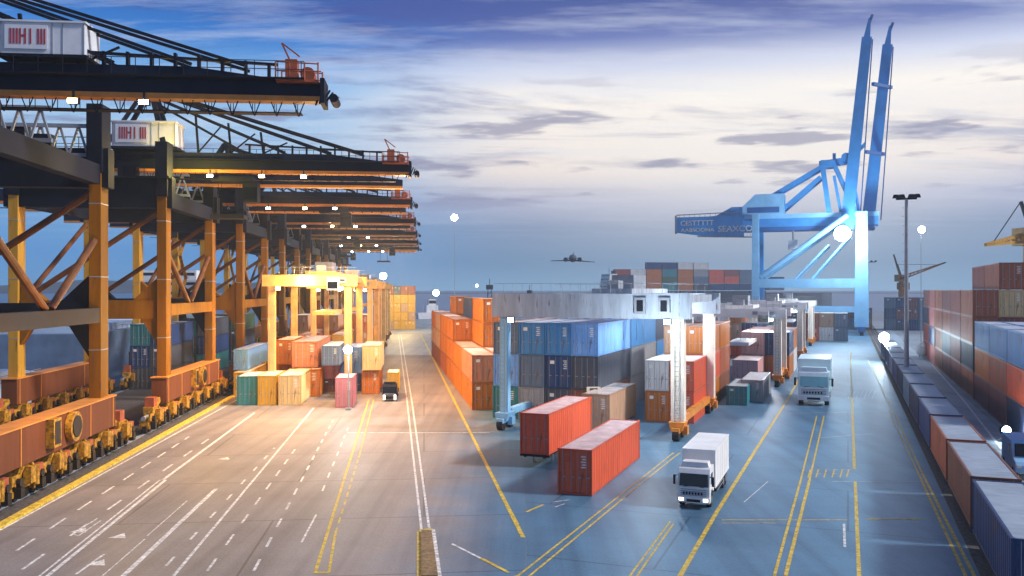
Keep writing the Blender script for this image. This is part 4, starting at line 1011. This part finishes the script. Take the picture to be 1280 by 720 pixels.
# ------------------------------------------------------------------ vehicles, ships, cranes far off
def make_van():
    r = empty('van')
    prof = [(0, .45), (-.05, 1.0), (.2, 1.25), (1.1, 1.4), (1.75, 2.45), (2.1, 2.6), (6.2, 2.6), (6.3, .45)]
    b = MB(); b.use('blue_pale'); n = len(prof); vs = [(-1.05, y, z) for y, z in prof] + [(1.05, y, z) for y, z in prof]
    b.add(vs, [tuple(range(n)), tuple(range(2*n-1, n-1, -1))] + [(i, n+i, n+(i+1)%n, (i+1)%n) for i in range(n)]); bo = b.build('body', parent=r, bevel=.05)
    b = MB(); b.use('glass'); b.add([(-.92, 1.13, 1.47), (.92, 1.13, 1.47), (.85, 1.68, 2.36), (-.85, 1.68, 2.36)], [(0,1,2,3)]); b.v = [(x, y-.03, z+.03) for x, y, z in b.v]; b.build('windscreen', parent=bo)
    for x in (-1, 1):
        b = MB(); b.use('glass'); b.box(*sorted((x*1.05, x*1.065)), 1.9, 2.9, 1.5, 2.25); b.build('side_window', parent=bo)
        b = MB(); b.use('white_paint'); b.box(*sorted((x*.65, x*.95)), -.06, -.0, .85, 1.05); b.build('headlight', parent=bo)
        for y in (1.0, 5.1): b = MB(); b.use('rubber'); b.tube((x*.8, y, .38), (x*1.07, y, .38), .38, 16); b.build('wheel', parent=r)
    return r
v = make_van(); v.location = R.w(12.6, 74); v.rotation_euler = (0,0,R.rz + math.radians(0)); tag(v, 'pale blue van parked at the foot of the blue topped row', 'van')
# oval white tank on a stand near the tall stacks, and smaller one
for (px, py, s_, lab) in ((1195, 466, 1.0, 'white oval tank standing at the foot of the maroon stacks'), (1152, 447, .8, 'smaller white tank farther along the maroon stacks')):
    q = G(px, py); e_ = empty('tank', q, R.rz, s_)
    b = MB(); b.use('white_paint')
    rings = [(0, .55), (.25, .95), (.9, 1.15), (2.6, 1.15), (3.2, .9), (3.5, .4)]
    for (z0, r0), (z1, r1) in zip(rings[:-1], rings[1:]): b.tube((0,0,.5+z0), (0,0,.5+z1), r0, 18, r1)
    b.build('shell', parent=e_)
    for a_ in range(4):
        c = MB(); c.box(-.08, .08, -.08, .08, 0, .8); o = c.build('leg', 'grey_steel', e_); o.location = (.7*math.cos(a_*1.57+.78), .7*math.sin(a_*1.57+.78), 0)
    tag(e_, lab, 'tank', 'white tanks')

def make_ship(loc, rz, ln, wd, hull_z, hk, dk, label, bridge=None):
    r = empty('cargo_ship', loc, rz)
    b = MB(); b.use(hk)
    outline = [(-wd/2, 0), (-wd/2, ln*.8), (-wd*.3, ln*.93), (0, ln), (wd*.3, ln*.93), (wd/2, ln*.8), (wd/2, 0)]
    n = len(outline); b.add([(x*.85, y, -3.5) for x, y in outline] + [(x, y, hull_z) for x, y in outline], [tuple(range(n-1,-1,-1)), tuple(range(n, 2*n))] + [(i, (i+1)%n, n+(i+1)%n, n+i) for i in range(n)])
    b.use('sill_red'); b.add([(x*.862, y, -3.4) for x, y in outline] + [(x*.905, y, -1.2) for x, y in outline], [(i, (i+1)%n, n+(i+1)%n, n+i) for i in range(n)])
    h = b.build('hull', parent=r)
    b = MB(); b.use(dk)
    for i in range(int(ln*.7/14)): b.box(-wd*.42, wd*.42, 4+i*14, 16+i*14, hull_z+.01, hull_z+1.3)
    b.build('hatch_covers', parent=r)
    b = MB(); b.use('grey_steel')
    for x in (-wd/2+.1, wd/2-.1):
        for i in range(int(ln*.8/3)): b.tube((x, i*3, hull_z), (x, i*3, hull_z+1), .05, 5)
        b.tube((x, 0, hull_z+1), (x, ln*.8, hull_z+1), .05, 5)
    b.build('railing', parent=h)
    if bridge is not None:
        b = MB(); b.use('white_paint'); y = bridge
        for i in range(5): b.box(-wd*.38+i*.4, wd*.38-i*.4, y+i*.3, y+8-i*.3, hull_z+i*2.7, hull_z+2.7+i*2.7)
        b.use('glass')
        for i in range(5): b.box(-wd*.36+i*.4, wd*.36-i*.4, y+i*.3-.03, y+i*.3, hull_z+1.2+i*2.7, hull_z+2.0+i*2.7)
        b.use('grey_steel'); b.tube((0, y+4, hull_z+13), (0, y+4, hull_z+19), .2, 6); b.bar((-2.5, y+4, hull_z+16), (2.5, y+4, hull_z+16), .15); b.use('navy_girder'); b.box(-1.5, 1.5, y+6, y+8.5, hull_z+13, hull_z+16)
        b.build('bridge', parent=r)
    return tag(r, label, 'ship')
M['ship_grey'] = mat('ship_grey', (.52, .64, .78), .5, 0, .25, .15)
M['slate_hull'] = mat('slate_hull', (.16, .24, .36), .5, 0, .3, .2)
M['ship_dark'] = mat('ship_dark', (.03, .045, .07), .5, 0, .3, .3)
make_ship(L.w(-62, 78, -3.2), L.rz, 60, 20, 5.4, 'ship_grey', 'ship_grey', 'low pale grey barge moored at the left quay behind the crane legs')
make_ship(L.w(-72, 165, -3.2), L.rz, 110, 24, 9.2, 'slate_hull', 'ship_grey', 'long slate hulled ship with pale decks farther along the left quay', 92)
cs = make_ship(P(745, 362, 640).to_2d().to_3d() + Vector((0, 0, -3.2)), math.radians(-78), 190, 30, 15, 'ship_dark', 'navy_girder', 'distant container ship behind the white gantry beam, stacked high', 6)
ship_c = cs.location.copy(); srz = math.radians(-78)
for i, cl in enumerate((['navy','navy','maroon'], ['red','slate','white'], ['orange','orange','orange','navy'], ['teal','green','teal','navy'], ['orange','orange','orange','white'], ['dark grey','slate','grey','white'], ['navy','red','red'], ['navy','red','maroon'], ['navy','slate','slate'], ['navy','navy','slate'], ['slate','navy'])):
    for t_, cc in enumerate(cl):
        p = ship_c + Matrix.Rotation(srz, 3, 'Z') @ Vector((-13, 20 + i*12.6 - 2, 15.0 + 1.35 + t_*5.3))
        p.z = 10.2 + t_*5.3
        container(p + Vector((0,0,3.2)), srz, cc, f'{cc} container, {ORD[t_]} layer of the {ORD[i]} stack on the distant ship', (1.6, .98, 1.8), '40', 'containers on the distant ship')
# the dark low-flying aircraft
r = empty('aircraft', P(716, 323, 330), math.radians(-6))
b = MB(); b.use('ship_dark')
prev = None
for y0, r0, y1, r1 in ((-6, .3, -4.5, 1.0), (-4.5, 1.0, -1, 1.5), (-1, 1.5, 2.5, 1.2), (2.5, 1.2, 8, .3)): b.tube((0, y0, 0), (0, y1, 0), r0, 12, r1)
b.build('fuselage', parent=r)
for s_ in (-1, 1):
    b = MB(); b.use('ship_dark'); b.bar((0, -1, -.8), (s_*8.2, 0, -.9 - .5*(s_ > 0)), 2.4, .5, 1.0, .18); b.build('wing', parent=r)
    b = MB(); b.use('ship_dark'); b.tube((s_*2.6, -3.4, -.5), (s_*2.6, .5, -.5), .8, 10); b.build('engine', parent=r)
    b = MB(); b.use('ship_dark'); b.bar((0, 7, .3), (s_*3.2, 7.4, .4), 1.2, .2); b.build('tailplane', parent=r)
b = MB(); b.use('ship_dark'); b.bar((0, 6.4, .2), (0, 7.8, 2.6), .25, 1.6, .2, .8); b.build('tail_fin', parent=r)
tag(r, 'dark small aircraft flying low above the distant container ship', 'aircraft')

# luffing cranes on the far right
def jib_crane(base, mast_h, tip, foot_dx, k, label, wdt=1.2):
    r = empty('harbour_crane', base, 0)
    b = MB(); b.use(k); b.bar((0,0,0), (0,0,mast_h), wdt*1.2, None, wdt*.8); b.build('mast', parent=r)
    b = MB(); b.use(k); b.box(-wdt*1.3, wdt*1.3, -wdt*1.3, wdt*1.3, mast_h, mast_h+wdt*2); b.use('glass'); b.box(-wdt*.9, wdt*.9, -wdt*1.33, -wdt*1.3, mast_h+wdt*.6, mast_h+wdt*1.5); b.build('cab', parent=r)
    t_ = Vector(tip) - Vector(base)
    b = MB(); b.use(k); a0 = Vector((0, 0, mast_h+wdt)); d = t_ - a0; n = 12
    off = Vector((0, 0, wdt*.5))
    for o_ in (off, -off): b.bar(a0+o_, t_, wdt*.35)
    for i in range(n): p0 = a0 + d*(i/n); p1 = a0 + d*((i+1)/n); sg = (1 if i%2 else -1); b.bar(p0+off*sg*(1-i/n), p1-off*sg*(1-(i+1)/n), wdt*.18)
    b.build('jib', parent=r)
    b = MB(); b.use('dark_steel'); top = Vector((-wdt, 0, mast_h+wdt*5)); b.bar((0,0,mast_h+wdt*2), top, wdt*.3); b.tube(top, a0 + d*.85, wdt*.06, 5); b.build('stay', parent=r)
    return tag(r, label, 'crane')
gq = P(1287, 340, 190); gq.z = 0
jib_crane(gq, 23.5, P(1232, 306, 185), 0, 'crane_yellow', 'yellow jib crane rising behind the orange topped stacks at right edge', 1.9)
gq = P(1126, 340, 330); gq.z = 0
jib_crane(gq, 17, P(1182, 328, 330), 0, 'crane_orange', 'small orange harbour crane behind the grey lamp mast', 1.3)
gq = P(1129, 340, 380); gq.z = 0
jib_crane(gq, 14, P(1117, 318, 380), 0, 'crane_orange', 'orange crane with steep jib left of the grey lamp mast', 1.5)
# small harbour lights and gear on the far quay, beyond the left yard
for (px, py, s_, lab) in ((612, 350, 1, 'small dark navigation tower on the horizon'), (662, 353, .8, 'smaller dark navigation tower by the white beam')):
    q = P(px, 372, 560); q.z = 0
    e_ = empty('navigation_tower', q, 0, s_)
    b = MB(); b.use('dark_steel')
    for x in (-2, 2):
        for y in (-2, 2): b.bar((x, y, 0), (x*.5, y*.5, 14), .4)
    for i in range(4): b.bar((-2+.2*i, -2, 1+3*i), (1.8-.2*i, -2, 4+3*i), .25)
    b.build('lattice', parent=e_); b = MB(); b.use('dark_steel'); b.box(-2.2, 2.2, -2.2, 2.2, 14, 17); b.tube((0,0,17), (0,0,21), .2, 6); b.build('lantern_room', parent=e_)
    tag(e_, lab, 'tower', 'navigation towers')
# tugboat with bright deck light just past the orange row
q = G(540, 385); e_ = empty('tugboat', P(540, 386, 520).to_2d().to_3d() + Vector((0,0,-3.2)), math.radians(20))
b = MB(); b.use('white_paint'); b.prism([(-9, 0), (9, 0), (11, 4.5), (-9.5, 3.5)], -4, 4); b.build('hull', parent=e_)
b = MB(); b.use('white_paint'); b.box(-4, 3, -2.8, 2.8, 3.9, 8); b.box(-2.5, 2, -2, 2, 8, 11.5); b.use('glass'); b.box(-2.3, 1.8, -2.05, -2, 9, 10.8); b.use('grey_steel'); b.tube((0,0,11.5), (0,0,17), .2, 6); b.build('wheelhouse', parent=e_)
tag(e_, 'white tugboat with tall wheelhouse beyond the orange row', 'boat')

hz = MB(); hz.box(-450, 450, -60, 860, -5.5, 112)
M['haze'] = bpy.data.materials.new('haze'); M['haze'].use_nodes = True
_n = M['haze'].node_tree; _n.nodes.remove(_n.nodes['Principled BSDF']); pv = _n.nodes.new('ShaderNodeVolumePrincipled')
pv.inputs['Density'].default_value = .00036; pv.inputs['Color'].default_value = (.72, .86, 1, 1); pv.inputs['Anisotropy'].default_value = .3
_n.links.new(pv.outputs[0], _n.nodes['Material Output'].inputs['Volume'])
tag(hz.build('haze', 'haze'), kind='stuff')
# remove the prototypes of the containers
for pr in (P40, P20):
    for c in kids_fast(pr):
        for d in kids_fast(c): bpy.data.objects.remove(d)
        bpy.data.objects.remove(c)
    bpy.data.objects.remove(pr)
print(BC)
print('containers', NCONT[0], 'objects', len(C.objects))
